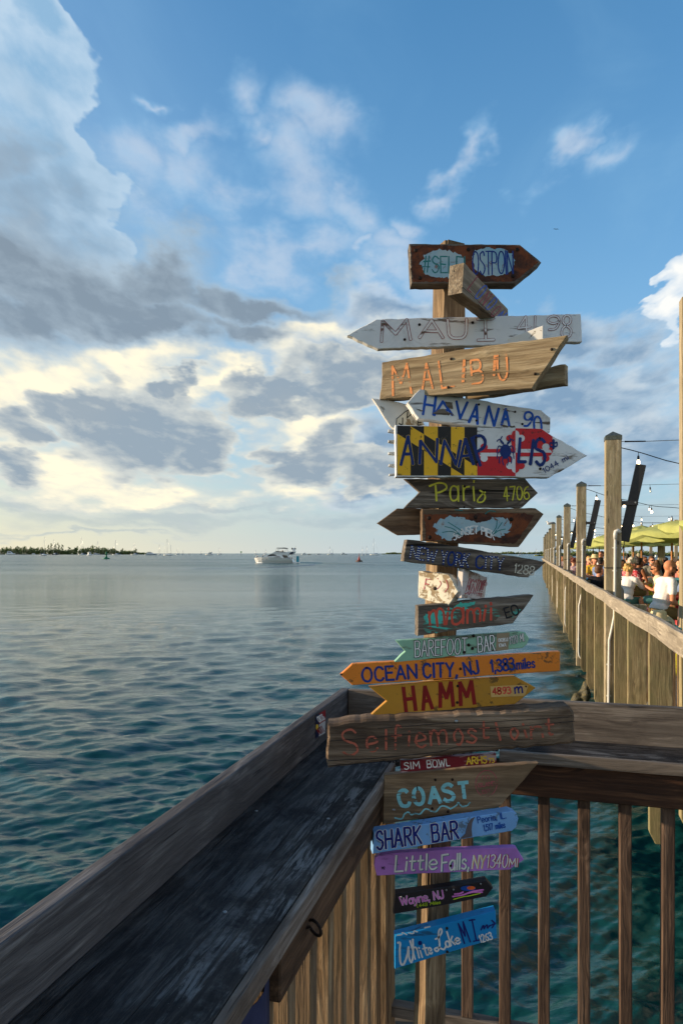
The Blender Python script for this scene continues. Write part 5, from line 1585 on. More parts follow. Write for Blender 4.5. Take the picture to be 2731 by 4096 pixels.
sb(CL, 1210, 202, 80, 92, 176, 'short-masted white sailboat at the tip of the mangrove island')
mb(CL, 1355, 203, 104, 168, 2, 'low white sport cruiser just right of the mangrove island tip', hullc='gel_shade')
sb(CL, 1432, 198, 34, 105, 176, 'small faint sailboat right of the low sport cruiser', two=False)
sb(CL, 1508, 207, 82, 58, 176, 'two-masted white sailboat between the island and the open horizon', two=True)
sb(CM, 20, 150, 34, 108, 178, 'tiny sailboat on the horizon just right of the two-masted one')
sb(CM, 55, 146, 18, 112, 20, 'tiny distant sailboat, second right of the two-masted one')
mb(CM, 103, 146, 20, 136, 0, 'tiny distant white motor boat, third right of the two-masted one')
sb(CM, 182, 146, 20, 120, 10, 'tiny distant sailboat left of the pale open cruiser')
mb(CM, 241, 158, 58, 132, 175, 'pale open cruiser between the island and the green day marker')
sb(CM, 313, 146, 34, 97, 176, 'distant sailboat left of the green day marker')
sb(CM, 563, 147, 20, 115, 170, 'distant sailboat just ahead of the white yacht')
sb(CM, 630, 152, 18, 115, 60, 'distant sailboat above the bow of the white yacht')
mb(CM, 898, 151, 36, 134, 178, 'distant white cruiser just behind the stern of the yacht')
mb(CM, 936, 154, 24, 147, 0, 'tiny brown open boat on the horizon behind the yacht', fly=False, hullc='teak')
mb(CM, 1000, 155, 32, 142, 178, 'blue-topped white boat midway between the yacht and the red buoy', hullc='gel_shade', fly=False)
sb(CM, 1084, 155, 46, 97, 176, 'two-masted sailboat left of the white cruiser near the red buoy', two=True)
mb(CM, 1177, 154, 46, 137, 4, 'white cruiser on the horizon left of the red buoy')
sb(CM, 1308, 160, 26, 97, 174, 'small sailboat right of the red buoy', )
sb(CM, 1336, 157, 24, 90, 178, 'sailboat tucked behind the bow of the big dark-striped yacht')
sb(CM, 1390, 158, 86, 38, 176, 'largest sailboat, with the tallest mast, right of the red buoy')
sailboat(2080, 2221, 20, 26, 4, 'white sailboat seen right of the sign post')
sailboat(2146, 2224, 22, 30, 176, 'white sailboat just left of the pier posts')
cruiser(2560, 2228, 38, 6, 'white motor yacht across the water behind the seated diners', hpx=14)
cruiser(2626, 2230, 24, 10, 'large white boat beyond the man in sunglasses', hpx=13)
sailboat(2536, 2227, 24, 60, 4, 'sailboat with its mast rising behind the pier umbrellas')

def make_yacht():
    px, wl = 1108, 2252
    d = 8739 / (wl - HY); k = d / F * .2105
    p = at(px, HY, d)
    X = lambda x: (x - 755) * k
    Z = lambda y: (487 - y) * k
    o = thing('motor_yacht', 'white flybridge motor yacht with dark windows and teal stern box, under way', 'yacht', (p.x, p.y, 0), R(-3))
    # hull: bow towards -x
    bm = bmesh.new(); rows = []
    prof = [(320,392,470,.02),(345,388,480,.45),(400,382,485,1.1),(480,374,487,1.6),(600,372,487,2.0),(760,380,487,2.15),(900,390,487,2.15),(1010,398,487,2.1),(1050,408,487,2.05),(1068,462,487,2.0)]
    for (x, ys, yk, hb) in prof:
        zs = Z(ys); xr = X(x)
        lean = max(0, (420 - x) / 100) * .9
        row = [(xr + lean*1.1, 0, -.5), (xr + lean*.8, hb*.55, -.05), (xr + lean*.35, hb*.82, zs*.5), (xr, hb, zs)]
        rows.append([bm.verts.new(q) for q in row] + [bm.verts.new((a, -b, c)) for a, b, c in row[:0:-1]])
    m = len(rows[0])
    for a, b in zip(rows[:-1], rows[1:]):
        for q in range(m): bm.faces.new((a[q], a[(q+1)%m], b[(q+1)%m], b[q]))
    bm.faces.new(rows[0]); bm.faces.new(rows[-1][::-1])
    bmesh.ops.recalc_face_normals(bm, faces=bm.faces[:])
    hull = link('hull', to_mesh(bm, 'hull'), MATS['gel_white'], o)
    for x, y in ((393,410),(492,413),(572,415)):
        bmq = bmesh.new(); blob_bm(bmq, (0,0,0), (.17,.05,.11), 10, 6)
        f = (x - 345) / 260; yy = -1.75 if x > 540 else (-1.5 if x > 450 else -.96)
        link('porthole', to_mesh(bmq, 'porthole'), MATS['boat_glass'], hull, (X(x), yy, Z(y)))
    box('swim_platform', (X(1190)-X(1060), 3.8, .18), ((X(1190)+X(1060))/2, 0, Z(476)), MATS['gel_white'], o)
    PR = lambda pts: [(X(a), Z(b)) for a, b in pts]
    cab = link('cabin', prism_mesh(PR([(470,378),(560,350),(640,316),(700,296),(760,286),(880,296),(975,330),(1000,396),(760,384)]), 1.75, 1.5), MATS['gel_white'], o)
    link('window', prism_mesh(PR([(572,358),(640,323),(700,318),(745,328),(774,346),(700,352),(610,360)]), 1.74, 1.66, 'window'), MATS['boat_glass'], cab)
    link('window', prism_mesh(PR([(700,373),(745,364),(795,360),(830,368),(850,379),(780,377)]), 1.775, 1.76, 'window'), MATS['boat_glass'], cab)
    link('window', prism_mesh(PR([(866,334),(950,340),(1000,388),(905,390),(880,362)]), 1.74, 1.70, 'window'), MATS['boat_glass'], cab)
    fb = link('flybridge', prism_mesh(PR([(650,312),(735,270),(800,282),(920,292),(985,270),(1110,268),(1068,326),(975,334),(870,318),(760,300)]), 1.7, 1.75), MATS['gel_white'], o)
    link('side_panel', prism_mesh(PR([(990,322),(1035,280),(1100,274),(1062,322)]), 1.79, 1.79, 'side_panel'), MATS['boat_navy'], fb)
    link('bimini', prism_mesh(PR([(752,208),(770,197),(850,198),(900,194),(950,203),(956,216),(860,214)]), 1.4, 1.3), MATS['boat_canvas'], fb)
    link('windscreen', prism_mesh(PR([(738,270),(745,258),(850,268),(920,276),(925,290)]), 1.55, 1.5), MATS['boat_glass'], fb)
    for y in (-1.3, 1.3):
        for (a, b) in (((740,264),(758,205)),((770,268),(800,210)),((965,276),(945,212)),((905,282),(935,210))):
            tube('strut', [(X(a[0]), y, Z(a[1])), (X(b[0]), y, Z(b[1]))], .045, MATS['mast_alu'], fb, 5)
    arch = link('radar_arch', prism_mesh(PR([(1050,268),(1064,205),(1100,200),(1108,262)]), .5, .45), MATS['gel_white'], o)
    for x in (1046, 1103):
        bmq = bmesh.new(); blob_bm(bmq, (0,0,0), (.24,.3,.36), 10, 8); link('speaker_dome', to_mesh(bmq, 'speaker_dome'), MATS['boat_canvas'], arch, (X(x), -.2, Z(215)))
    tube('aerial', [(X(1108), 0, Z(205)), (X(1116), 0, Z(165))], .04, MATS['mast_alu'], arch, 5)
    box('teal_box', (X(1178)-X(1136), 1.2, Z(356)-Z(466)), ((X(1178)+X(1136))/2, -.9, (Z(356)+Z(466))/2), MATS['boat_teal'], o, bevel=.04)
    for s in (-1, 1):
        tube('bow_rail', [(X(345), s*.35, Z(388)), (X(345), s*.35, Z(355)), (X(420), s*1.1, Z(352)), (X(520), s*1.6, Z(350)), (X(560), s*1.7, Z(362))], .035, MATS['mast_alu'], o, 5)
        tube('cockpit_rail', [(X(1000), s*1.9, Z(398)), (X(1010), s*1.9, Z(376)), (X(1050), s*1.9, Z(402)), (X(1062), s*1.9, Z(460))], .04, MATS['mast_alu'], o, 5)
    # foam at the bow
    o2 = link('bow_wave', mesh('bow_wave', [(X(375), -.7, .05), (X(395), -1.25, .02), (X(470), -2.6, .02), (X(520), -2.4, .06), (X(420), -1.2, .28), (X(385), -.6, .32)], [(0,1,4,5),(1,2,3,4)]), plain('foam', srgb(232,234,232), .9), o)
    return o, X, Z
yacht, YX, YZ = make_yacht()
# wake: low ridges trailing behind the yacht
def wake(label, pts, w, h):
    a = Vector(pts[0]); vs = []; fs = []
    for i, q in enumerate(pts):
        q = Vector(q) - a; t = i / (len(pts) - 1); ww = w * (.5 + t); hh = h * (1 - .7 * t)
        vs += [(q.x, q.y - ww, -.05), (q.x, q.y, hh), (q.x, q.y + ww, -.05)]
    for i in range(len(pts) - 1):
        for k in (0, 1): fs.append((i*3+k, (i+1)*3+k, (i+1)*3+k+1, i*3+k+1))
    o = link('wake', mesh('wake', vs, fs), MATS['sea_water'], None, a, smooth=True)
    o['kind'] = 'structure'; o['label'] = label; o['category'] = 'wake'
def wl_pt(px, py): return at(px, py, 8739 / (py - HY))
wake('low wake line trailing right from the stern of the yacht', [wl_pt(1200, 2252.5), wl_pt(1290, 2254), wl_pt(1400, 2257), wl_pt(1500, 2260), wl_pt(1620, 2262)], 1.2, .32)
wake('long wake swell crossing the water in front of the yacht', [wl_pt(1262, 2260), wl_pt(1180, 2266), wl_pt(1060, 2271), wl_pt(940, 2273), wl_pt(760, 2276)], 1.3, .26)

def make_buoys():
    red = plain('buoy_red', srgb(150,40,34), .5); grn = plain('buoy_green', srgb(20,110,76), .5); rust = plain('buoy_base', srgb(96,62,40), .7)
    p = wl_pt(1436, 2246.5)
    o = thing('channel_buoy', 'red conical buoy floating right of the yacht', 'buoy', (p.x, p.y, 0))
    lathe('float', [(1.0, -.4), (1.3, .0), (1.3, .35), (.9, .5)], rust, o, 14)
    lathe('cone', [(.5, .5), (.46, 1.0), (.28, 1.5), (.3, 1.55), (.1, 2.1), (.06, 2.9)], red, o, 10)
    lathe('lantern', [(.12, 2.9), (.14, 3.05), (.08, 3.15)], rust, o, 8)
    p = wl_pt(426, 2236)
    o = thing('channel_buoy', 'green can buoy with a top mark before the mangrove island', 'buoy', (p.x, p.y, 0))
    lathe('float', [(1.4, -.4), (1.9, .0), (1.9, .5), (1.0, .8)], grn, o, 14)
    lathe('can', [(.7, .8), (.55, 1.6), (.35, 2.6), (.55, 2.7), (.55, 3.6), (.2, 3.7)], grn, o, 10)
    lathe('lantern', [(.15, 3.7), (.2, 4.0), (.1, 4.2)], grn, o, 8)
    p = wl_pt(965, 2222)
    o = thing('day_marker', 'green square day mark on a pile at the horizon left of the yacht', 'marker', (p.x, p.y, 0))
    lathe('pile', [(.3, -1), (.28, 5.2)], MATS['bark'], o, 8)
    box('board', (2.1, .12, 1.7), (0, -.35, 5.0), plain('mark_green', srgb(30,150,70), .5), o)
make_buoys()

# weed-covered stump standing in the water by the pier
def make_stump():
    p = at(2322, 2820, 6.0 * 1.0)
    d = CAMZ / ((2812 - HY) / F); p = at(2322, 2812, d)
    g = random.Random(2)
    m, N, b, out = mat_new('weedy_stump')
    v = obj_coords(N); n = N.noise(v, 22, 6, .7, .6)
    N.put(b.inputs['Base Color'], N.ramp(n, [(.35, srgb(22,20,12)), (.5, srgb(58,54,24)), (.65, srgb(112,96,44))])); N.put(b.inputs['Roughness'], .6); N.put(b.inputs['Normal'], N.bump(n, .8, .02))
    bm = bmesh.new()
    bmesh.ops.create_icosphere(bm, subdivisions=4, radius=1)
    for w in bm.verts:
        c = w.co; k = 1 + .22 * math.sin(c.x*5+c.z*3) + .15 * math.sin(c.y*9 + c.z*7) + g.uniform(-.05, .05)
        w.co = Vector((c.x*.16*k + .05*c.z, c.y*.15*k, c.z*.38*k))
    o = link('weedy_stump', to_mesh(bm, 'weedy_stump'), m, None, (p.x, p.y, .02), (0, .25, 0), True)
    tag(o, 'weed-covered old piling stump poking out of the water beside the pier', 'stump')
make_stump()

# ---------------------------------------------------------------- umbrellas, tables, people on the pier
def fabric(name, c, translucent=.0):
    m, N, b, out = mat_new(name)
    v = obj_coords(N); n = N.noise(v, 5, 5, .6); n2 = N.noise(v, 60, 3, .6)
    N.put(b.inputs['Base Color'], N.mix(N.ss(n, .3, .7), tuple(q*.86 for q in c), tuple(min(1, q*1.1) for q in c)))
    N.put(b.inputs['Roughness'], .9); N.put(b.inputs['Specular IOR Level'], .1)
    N.put(b.inputs['Normal'], N.bump(N.mad(n2, .2, n), .3, .02))
    if translucent:
        t = N.n('ShaderNodeBsdfTranslucent'); mx = N.n('ShaderNodeMixShader')
        N.put(t.inputs[0], c); N.put(mx.inputs[0], translucent)
        m.node_tree.links.new(b.outputs[0], mx.inputs[1]); m.node_tree.links.new(t.outputs[0], mx.inputs[2]); m.node_tree.links.new(mx.outputs[0], out.inputs[0])
    return m
fabric('lime_canvas', srgb(190,194,118), .35)
wood('pole_timber', srgb(140,88,44), srgb(176,118,64), srgb(204,148,88), 'Z', 1.0, .5, .2)
def umbrella_meshes(seed):
    g = random.Random(seed)
    def canopy(R0, R1, z0, z1, sagk, wav):
        vs = []; fs = []; NA, NRr = 32, 6
        for i in range(NRr + 1):
            t = i / NRr; r = R0 + (R1 - R0) * t
            for k in range(NA):
                a = 2*math.pi*k/NA; ph = (k % 4) / 4 * math.pi
                s = math.sin(ph)
                rr = r * (1 - .06 * s * t)
                z = z0 + (z1 - z0) * t ** .92 - sagk * s * t + wav * math.sin(k * 1.7 + seed) * t
                vs.append((rr * math.cos(a), rr * math.sin(a), z))
        for i in range(NRr):
            for k in range(NA):
                fs.append((i*NA+k, i*NA+(k+1)%NA, (i+1)*NA+(k+1)%NA, (i+1)*NA+k))
        # short valance
        b = len(vs)
        for k in range(NA):
            x, y, z = vs[NRr*NA+k]; vs.append((x*1.003, y*1.003, z - .05 - .05*math.sin((k % 4)/4*math.pi)))
        for k in range(NA): fs.append((NRr*NA+k, NRr*NA+(k+1)%NA, b+(k+1)%NA, b+k))
        return mesh('canopy', vs, fs)
    return canopy(.16, 1.42, 0, -.31, .03, .008), canopy(.03, .42, .10, .0, .015, .012)
UM = [umbrella_meshes(s) for s in range(3)]
for a, b in UM:
    a.materials.append(MATS['lime_canvas']); b.materials.append(MATS['lime_canvas'])
    for q in (a, b): q.polygons.foreach_set('use_smooth', [True]*len(q.polygons))
def umbrella(x, y, ztop, label, i):
    o = dthing('patio_umbrella', label, 'umbrella', x, y, DECK, 'lime umbrellas over the pier tables')
    o.rotation_euler = (0, 0, -TH + i * .7)
    h = ztop - DECK
    tube('pole', [(0, 0, 0), (0, 0, h - .02)], .026, MATS['pole_timber'], o, 10)
    lathe('base', [(.28, 0), (.28, .05), (.06, .09), (.04, .3)], MATS['black_plastic'], o, 14)
    a, b = UM[i % 3]
    link('canopy', a, None, o, (0, 0, h - .10)); link('vent_flap', b, None, o, (0, 0, h - .13))
    lathe('finial', [(.02, h - .05), (.022, h - .01), (.03, h + .02), (.02, h + .06), (.008, h + .10)], MATS['steel'], o, 8)
    bm = bmesh.new()
    for k in range(8):
        an = 2*math.pi*k/8
        tube_bm(bm, [(.05*math.cos(an), .05*math.sin(an), h - .14), (1.36*math.cos(an), 1.36*math.sin(an), h - .43)], .012, 4)
    link('rib_frame', to_mesh(bm, 'rib_frame'), MATS['pole_timber'], o)
UY = [9.2, 11.4, 13.8, 16.2, 18.3, 21.3, 24.0, 27.5, 31.5, 36.0, 41.0, 47.0, 54.0]
names = ['nearest', 'second', 'third', 'fourth', 'fifth', 'sixth', 'seventh', 'eighth', 'ninth', 'tenth', 'eleventh', 'twelfth', 'farthest']
for i, y in enumerate(UY):
    umbrella(3.15 + .15 * math.sin(i * 2.1), y, CAMZ + .80 + .04 * math.sin(i * 1.7), f'lime green canvas umbrella, {names[i]} in the row nearest the pier railing', i)
for i, y in enumerate([14.5, 18.6, 22.4, 27.0, 33.0]):
    umbrella(5.6, y, CAMZ + .84, f'lime green canvas umbrella, {names[i]} in the row on the far pier side', i + 1)

for nm, c in (('tb_blue', srgb(86,176,200)), ('tb_yellow', srgb(214,206,40)), ('tb_red', srgb(176,44,48)), ('tb_pink', srgb(206,120,130)), ('tb_teal', srgb(70,150,150))):
    paint(nm, c, .5, .05, srgb(120,100,80), 30)
def round_table(px, py, d, label, top='tb_blue', leg='tb_pink', r=.36):
    p = at(px, py, d)
    o = thing('cafe_table', label, 'table', (p.x, p.y, DECK), .3)
    h = p.z - DECK
    lathe('table_top', [(r, h - .035), (r + .006, h - .018), (r, h)], MATS[top], o, 24, smooth=False)
    lathe('pedestal', [(.22, 0), (.20, .03), (.05, .08), (.05, h - .14), (.12, h - .04)], MATS[leg], o, 12)
    return o
def bench(px, py, d, L, w, rot, label, top, leg):
    p = at(px, py, d)
    o = thing('bench', label, 'bench', (p.x, p.y, DECK), rot)
    h = p.z - DECK
    for i in range(3): box('seat_slat', (L, w/3 - .012, .035), (0, (i-1)*w/3, h - .018), MATS[top], o)
    for sx in (-1, 1):
        for sy in (-1, 1): box('leg', (.07, .05, h - .036), (sx*(L/2-.1), sy*(w/2-.05), (h-.036)/2), MATS[leg], o, rot=(0, sx*.12, 0))
    return o
TABLES = [
    (2354, 2312, 19.0, 'round light blue pedestal table with a drink on it, by the railing', 'tb_blue', 'tb_pink'),
    (2600, 2336, 15.8, 'round yellow table between the blond woman and the woman with the phone', 'tb_yellow', 'tb_yellow'),
    (2712, 2385, 10.6, 'round red table in front of the bald man', 'tb_red', 'tb_red'),
    (2700, 2312, 15.0, 'round light blue table behind the bald man', 'tb_blue', 'tb_blue'),
    (2478, 2300, 20.0, 'round blue table beside the dark haired woman', 'tb_blue', 'tb_red'),
    (2420, 2290, 22.0, 'round yellow table near the man in the straw hat', 'tb_yellow', 'tb_teal'),
]
for t in TABLES: round_table(*t)

SKIN = {k: plain('skin_' + k, c, .55, vary=.12, scale=14, spec=.3) for k, c in {'fair': srgb(214,160,130), 'tan': srgb(190,126,90), 'brown': srgb(140,88,60), 'ruddy': srgb(200,134,104)}.items()}
HAIR = {k: plain('hair_' + k, c, .6, vary=.35, scale=60, bump=.6) for k, c in {'blond': srgb(190,150,84), 'grey': srgb(188,178,164), 'brown': srgb(92,60,38), 'dark': srgb(36,28,24), 'auburn': srgb(110,56,36)}.items()}
CLOTH = {k: fabric('cloth_' + k, c) for k, c in {'white': srgb(226,222,218), 'black': srgb(30,29,32), 'grey': srgb(138,134,122), 'blue': srgb(36,74,124), 'khaki': srgb(120,98,62), 'navy': srgb(34,42,74), 'pink': srgb(196,128,124),
                                              'slate': srgb(122,140,176), 'green': srgb(52,140,100), 'teal': srgb(80,130,130), 'cream': srgb(206,196,172)}.items()}
def floral(name, base, a, b):
    m, N, bs, out = mat_new(name)
    v = obj_coords(N)
    n = N.noise(v, 22, 3, .6, 1.2); n2 = N.noise(v, 14, 3, .6, .8)
    c = N.mix(N.ss(n, .55, .60), base, a); c = N.mix(N.ss(n2, .60, .64), c, b)
    N.put(bs.inputs['Base Color'], c); N.put(bs.inputs['Roughness'], .9)
    CLOTH[name] = m
floral('red_floral', srgb(176,44,56), srgb(224,200,200), srgb(140,30,44))
floral('yellow_floral', srgb(224,178,40), srgb(52,120,110), srgb(200,90,50))
floral('print', srgb(190,170,170), srgb(150,70,80), srgb(80,90,130))
plain('lens', srgb(16,14,16), .1, spec=.6)
plain('straw', srgb(214,196,150), .85, vary=.15, scale=40, bump=.5)
plain('felt', srgb(206,190,150), .9, vary=.1, scale=20, bump=.3)

def capsule_bm(bm, p0, r0, p1, r1, n=10):
    p0, p1 = Vector(p0), Vector(p1)
    t = (p1 - p0)
    if t.length < 1e-5: t = Vector((0, 0, 1e-3)); p1 = p0 + t
    t.normalize()
    pts, rs = [], []
    for a in (-75, -40, 0): pts.append(p0 + t * (r0 * math.sin(R(a)))); rs.append(r0 * math.cos(R(a)))
    for a in (0, 40, 75): pts.append(p1 + t * (r1 * math.sin(R(a)))); rs.append(r1 * math.cos(R(a)))
    tube_bm(bm, pts, rs, n)
WORK = bpy.data.scenes.new('work')     # a bare scene to fuse shapes in, so the big one is not re-evaluated each time
def solid(name, bm, voxel, mat, parent, smooth=5, loc=None):
    """fuse overlapping shapes into one continuous skin"""
    bmesh.ops.recalc_face_normals(bm, faces=bm.faces[:])
    me = to_mesh(bm, name + '_raw')
    tmp = bpy.data.objects.new('tmp', me); WORK.collection.objects.link(tmp)
    md = tmp.modifiers.new('r', 'REMESH'); md.mode = 'VOXEL'; md.voxel_size = voxel; md.use_smooth_shade = True
    ms = tmp.modifiers.new('s', 'SMOOTH'); ms.factor = .5; ms.iterations = smooth
    vl = WORK.view_layers[0]; vl.update()
    dg = vl.depsgraph
    res = bpy.data.meshes.new_from_object(tmp.evaluated_get(dg))
    res.name = name
    bpy.data.objects.remove(tmp); bpy.data.meshes.remove(me)
    res.materials.clear()
    return link(name, res, mat, parent, loc, None, True)

def person(label, px, py, d, face, skin='tan', hair='brown', hstyle='short', shirt='white', sleeves=.55, shorts='khaki', lean=8, arms=('table', 'table'),
           glasses=False, hat=None, vox=.013, stand=False, headturn=0, nod=0, beard=False, group='diners on the pier', legs_out=None, size=1.0, legs=True):
    hc = at(px, py, d)
    lam = R(lean)
    Rl = lambda y, z: (y * math.cos(lam) + z * math.sin(lam), z * math.cos(lam) - y * math.sin(lam))
    def T(x, y, z):      # trunk point, leaning forward about the pelvis
        yy, zz = Rl(y, z); return Vector((x, yy, zz))
    neck = T(0, -.01, .50)
    head = neck + Vector((0, .045, .145))
    # person's frame: local y = facing direction
    yaw = R(face)
    ctr = Vector((hc.x, hc.y, hc.z)) - Matrix.Rotation(yaw, 3, 'Z') @ (head * size)
    o = thing('person', label, 'person', (ctr.x, ctr.y, DECK), yaw, group)
    zp = ctr.z - DECK
    P = Vector((0, 0, zp / size))
    fh = -P.z + .05          # foot height relative to pelvis
    B = bmesh.new()
    add = lambda bm, c, r, rot=None: blob_bm(bm, Vector(c) + P, r, 14, 9, rot)
    cap = lambda bm, a, ra, b, rb: capsule_bm(bm, Vector(a) + P, ra, Vector(b) + P, rb)
    def trunk(bm, g):
        blob_bm(bm, P + T(0, 0, .02), (.165+g, .12+g, .12+g), 14, 9)
        blob_bm(bm, P + T(0, .005, .17), (.148+g, .112+g, .15+g), 14, 9, (-lam, 0, 0))
        blob_bm(bm, P + T(0, 0, .34), (.17+g, .118+g, .17+g), 14, 9, (-lam, 0, 0))
        cap(bm, T(-.145, -.01, .445), .058+g, T(.145, -.01, .445), .058+g)
    trunk(B, 0)
    cap(B, T(0, -.01, .46), .06, head + Vector((0, -.02, -.06)), .054)
    Hm = Matrix.Translation(P + head) @ Euler((R(-nod), 0, R(headturn))).to_matrix().to_4x4()
    def hb(bm, c, r, rot=None): blob_bm(bm, Hm @ Vector(c), r, 14, 10, (R(-nod) + (rot[0] if rot else 0), 0, R(headturn)))
    hb(B, (0, -.012, .025), (.076, .094, .092)); hb(B, (0, .02, -.03), (.066, .078, .085)); hb(B, (0, .045, -.075), (.042, .045, .038))
    capsule_bm(B, Hm @ Vector((0, .088, .01)), .010, Hm @ Vector((0, .110, -.028)), .014, 8)
    for s in (-1, 1): hb(B, (s*.078, -.008, -.012), (.011, .021, .032))
    hb(B, (0, .085, -.052), (.024, .012, .008)); hb(B, (0, .082, .022), (.05, .012, .010))
    # arms
    AR = []
    for s, pose in zip((-1, 1), arms):
        sh = T(s*.185, -.01, .435)
        if pose == 'table': el, ha = sh + Vector((s*.05, .10, -.26)), sh + Vector((-s*.03, .36, -.24))
        elif pose == 'phone': el, ha = sh + Vector((s*.04, .10, -.26)), sh + Vector((-s*.12, .30, -.13))
        elif pose == 'face': el, ha = sh + Vector((s*.06, .16, -.20)), head + Vector((s*.06, .10, -.10))
        elif pose == 'down': el, ha = sh + Vector((s*.06, -.02, -.28)), sh + Vector((s*.08, .06, -.52))
        elif pose == 'reach': el, ha = sh + Vector((s*.08, .20, -.19)), sh + Vector((s*.0, .46, -.20))
        elif pose == 'bent': el, ha = sh + Vector((s*.05, -.03, -.29)), sh + Vector((s*.0, .24, -.34))
        else: el, ha = sh + Vector((s*.05, .05, -.27)), sh + Vector((-s*.10, .25, -.36))
        AR.append((sh, el, ha))
        cap(B, sh, .052, el, .040); cap(B, el, .041, ha, .027)
        dr = (ha - el).normalized(); side = dr.cross(Vector((0, 0, 1))).normalized() * 1.0; upv = side.cross(dr)
        pc = ha + dr * .045
        cap(B, ha, .026, pc + dr*.02, .030)
        for k, (off, ln) in enumerate(((-.030, .062), (-.010, .074), (.010, .070), (.028, .055))):
            b0 = pc + dr*.035 + side*off
            kn = b0 + dr*ln*.5 - upv*.006
            cap(B, b0, .0095, kn, .009); cap(B, kn, .009, kn + dr*ln*.38 - upv*.03, .0075)
        th0 = ha + dr*.025 - side*s*.028
        cap(B, th0, .011, th0 + dr*.03 - side*s*.022, .010); cap(B, th0 + dr*.03 - side*s*.022, .010, th0 + dr*.058 - side*s*.02, .008)
    # legs
    LG = []
    if legs:
        for s in (-1, 1):
            hip = Vector((s*.085, .01, -.01))
            if stand: kn, an = Vector((s*.10, .03, -.43)), Vector((s*.10, -.01, max(fh, -.84)))
            elif legs_out: kn, an = Vector((s*.10 + legs_out[0], legs_out[1], legs_out[2])), Vector((s*.10 + legs_out[0]*1.3, legs_out[3], legs_out[4]))
            else: kn, an = Vector((s*.13, .42, -.03)), Vector((s*.14, .40, max(fh, -.48)))
            LG.append((hip, kn, an))
            cap(B, hip, .085, kn, .057); cap(B, kn, .056, an, .038)
            cap(B, an + Vector((0, -.03, -.02)), .036, an + Vector((0, .14, -.03)), .030)
    for v in B.verts: v.co *= size
    solid('body', B, vox, SKIN[skin], o)
    # clothing
    C = bmesh.new(); trunk(C, .014)
    if sleeves > 0:
        for sh, el, ha in AR: cap(C, sh, .064, sh.lerp(el, sleeves), .060)
    for v in C.verts: v.co *= size
    top = solid('shirt', C, vox*1.15, CLOTH[shirt], o, 4)
    if legs:
        C = bmesh.new(); blob_bm(C, P + T(0, 0, .0), (.178, .134, .125), 14, 9)
        for hip, kn, an in LG: cap(C, hip, .102, hip.lerp(kn, .80), .082)
        for v in C.verts: v.co *= size
        solid('shorts', C, vox*1.2, CLOTH[shorts], o, 4)
    # hair
    if hstyle != 'bald':
        Hb = bmesh.new(); g = random.Random(len(label))
        hb2 = lambda c, r: blob_bm(Hb, Hm @ Vector(c), r, 12, 8)
        hb2((0, -.03, .045), (.086, .094, .088))
        if hstyle == 'short': hb2((0, -.055, -.01), (.078, .06, .07)); hb2((0, .02, .085), (.065, .06, .035))
        if hstyle == 'curly':
            for _ in range(26):
                a, e = g.uniform(0, 6.28), g.uniform(-.5, 1.3)
                hb2((.085*math.cos(a)*math.cos(e), -.035 + .095*math.sin(a)*math.cos(e) * (1 if math.sin(a) < 0 else .55), .035 + .09*math.sin(e)), (g.uniform(.022, .036),)*3)
        if hstyle == 'long': hb2((0, -.07, -.08), (.088, .05, .14)); hb2((-.07, -.02, -.06), (.025, .05, .11)); hb2((.07, -.02, -.06), (.025, .05, .11)); hb2((0, .01, .09), (.06, .06, .035))
        if hstyle == 'bun': hb2((0, -.05, -.0), (.074, .06, .07)); hb2((0, -.06, .135), (.05, .05, .045)); hb2((0, .02, .085), (.065, .06, .035))
        for v in Hb.verts: v.co *= size
        solid('hair', Hb, max(.009, vox*.8), HAIR[hair], o, 3)
    if beard:
        Hb = bmesh.new(); blob_bm(Hb, Hm @ Vector((0, .048, -.082)), (.05, .046, .036), 12, 8); blob_bm(Hb, Hm @ Vector((0, .03, -.06)), (.069, .055, .03), 12, 8)
        for v in Hb.verts: v.co *= size
        solid('beard', Hb, .009, HAIR['brown' if beard is True else beard], o, 2)
    if glasses:
        Gb = bmesh.new()
        for s in (-1, 1):
            blob_bm(Gb, Hm @ Vector((s*.034, .093, .008)), (.030, .012, .021), 10, 8, (R(-nod), 0, R(headturn)))
            tube_bm(Gb, [Hm @ Vector((s*.06, .085, .012)), Hm @ Vector((s*.082, .05, .012)), Hm @ Vector((s*.084, -.01, .008))], .004, 5)
        for v in Gb.verts: v.co *= size
        link('sunglasses', to_mesh(Gb, 'sunglasses'), MATS['lens'], o, smooth=True)
    else:
        Gb = bmesh.new()
        for s in (-1, 1): blob_bm(Gb, Hm @ Vector((s*.032, .086, .008)), (.012, .008, .008), 8, 6)
        for v in Gb.verts: v.co *= size
        link('eyes', to_mesh(Gb, 'eyes'), MATS['lens'], o, smooth=True)
    if hat:
        Gb = bmesh.new()
        hm, kind = hat
        if kind == 'brim':
            prof = [(.19, .055), (.195, .06), (.12, .068), (.098, .075), (.094, .13), (.075, .165), (.03, .17)]
            lathe_bm(Gb, prof, 20)
        else:
            blob_bm(Gb, (0, -.01, .05), (.094, .108, .085), 14, 8); box_bm(Gb, (.13, .10, .012), (0, .13, .06), (R(-8), 0, 0))
        for v in Gb.verts: v.co = (Hm @ v.co) * size
        link('hat', to_mesh(Gb, 'hat'), hm, o, smooth=True)
    return o, AR, P, size

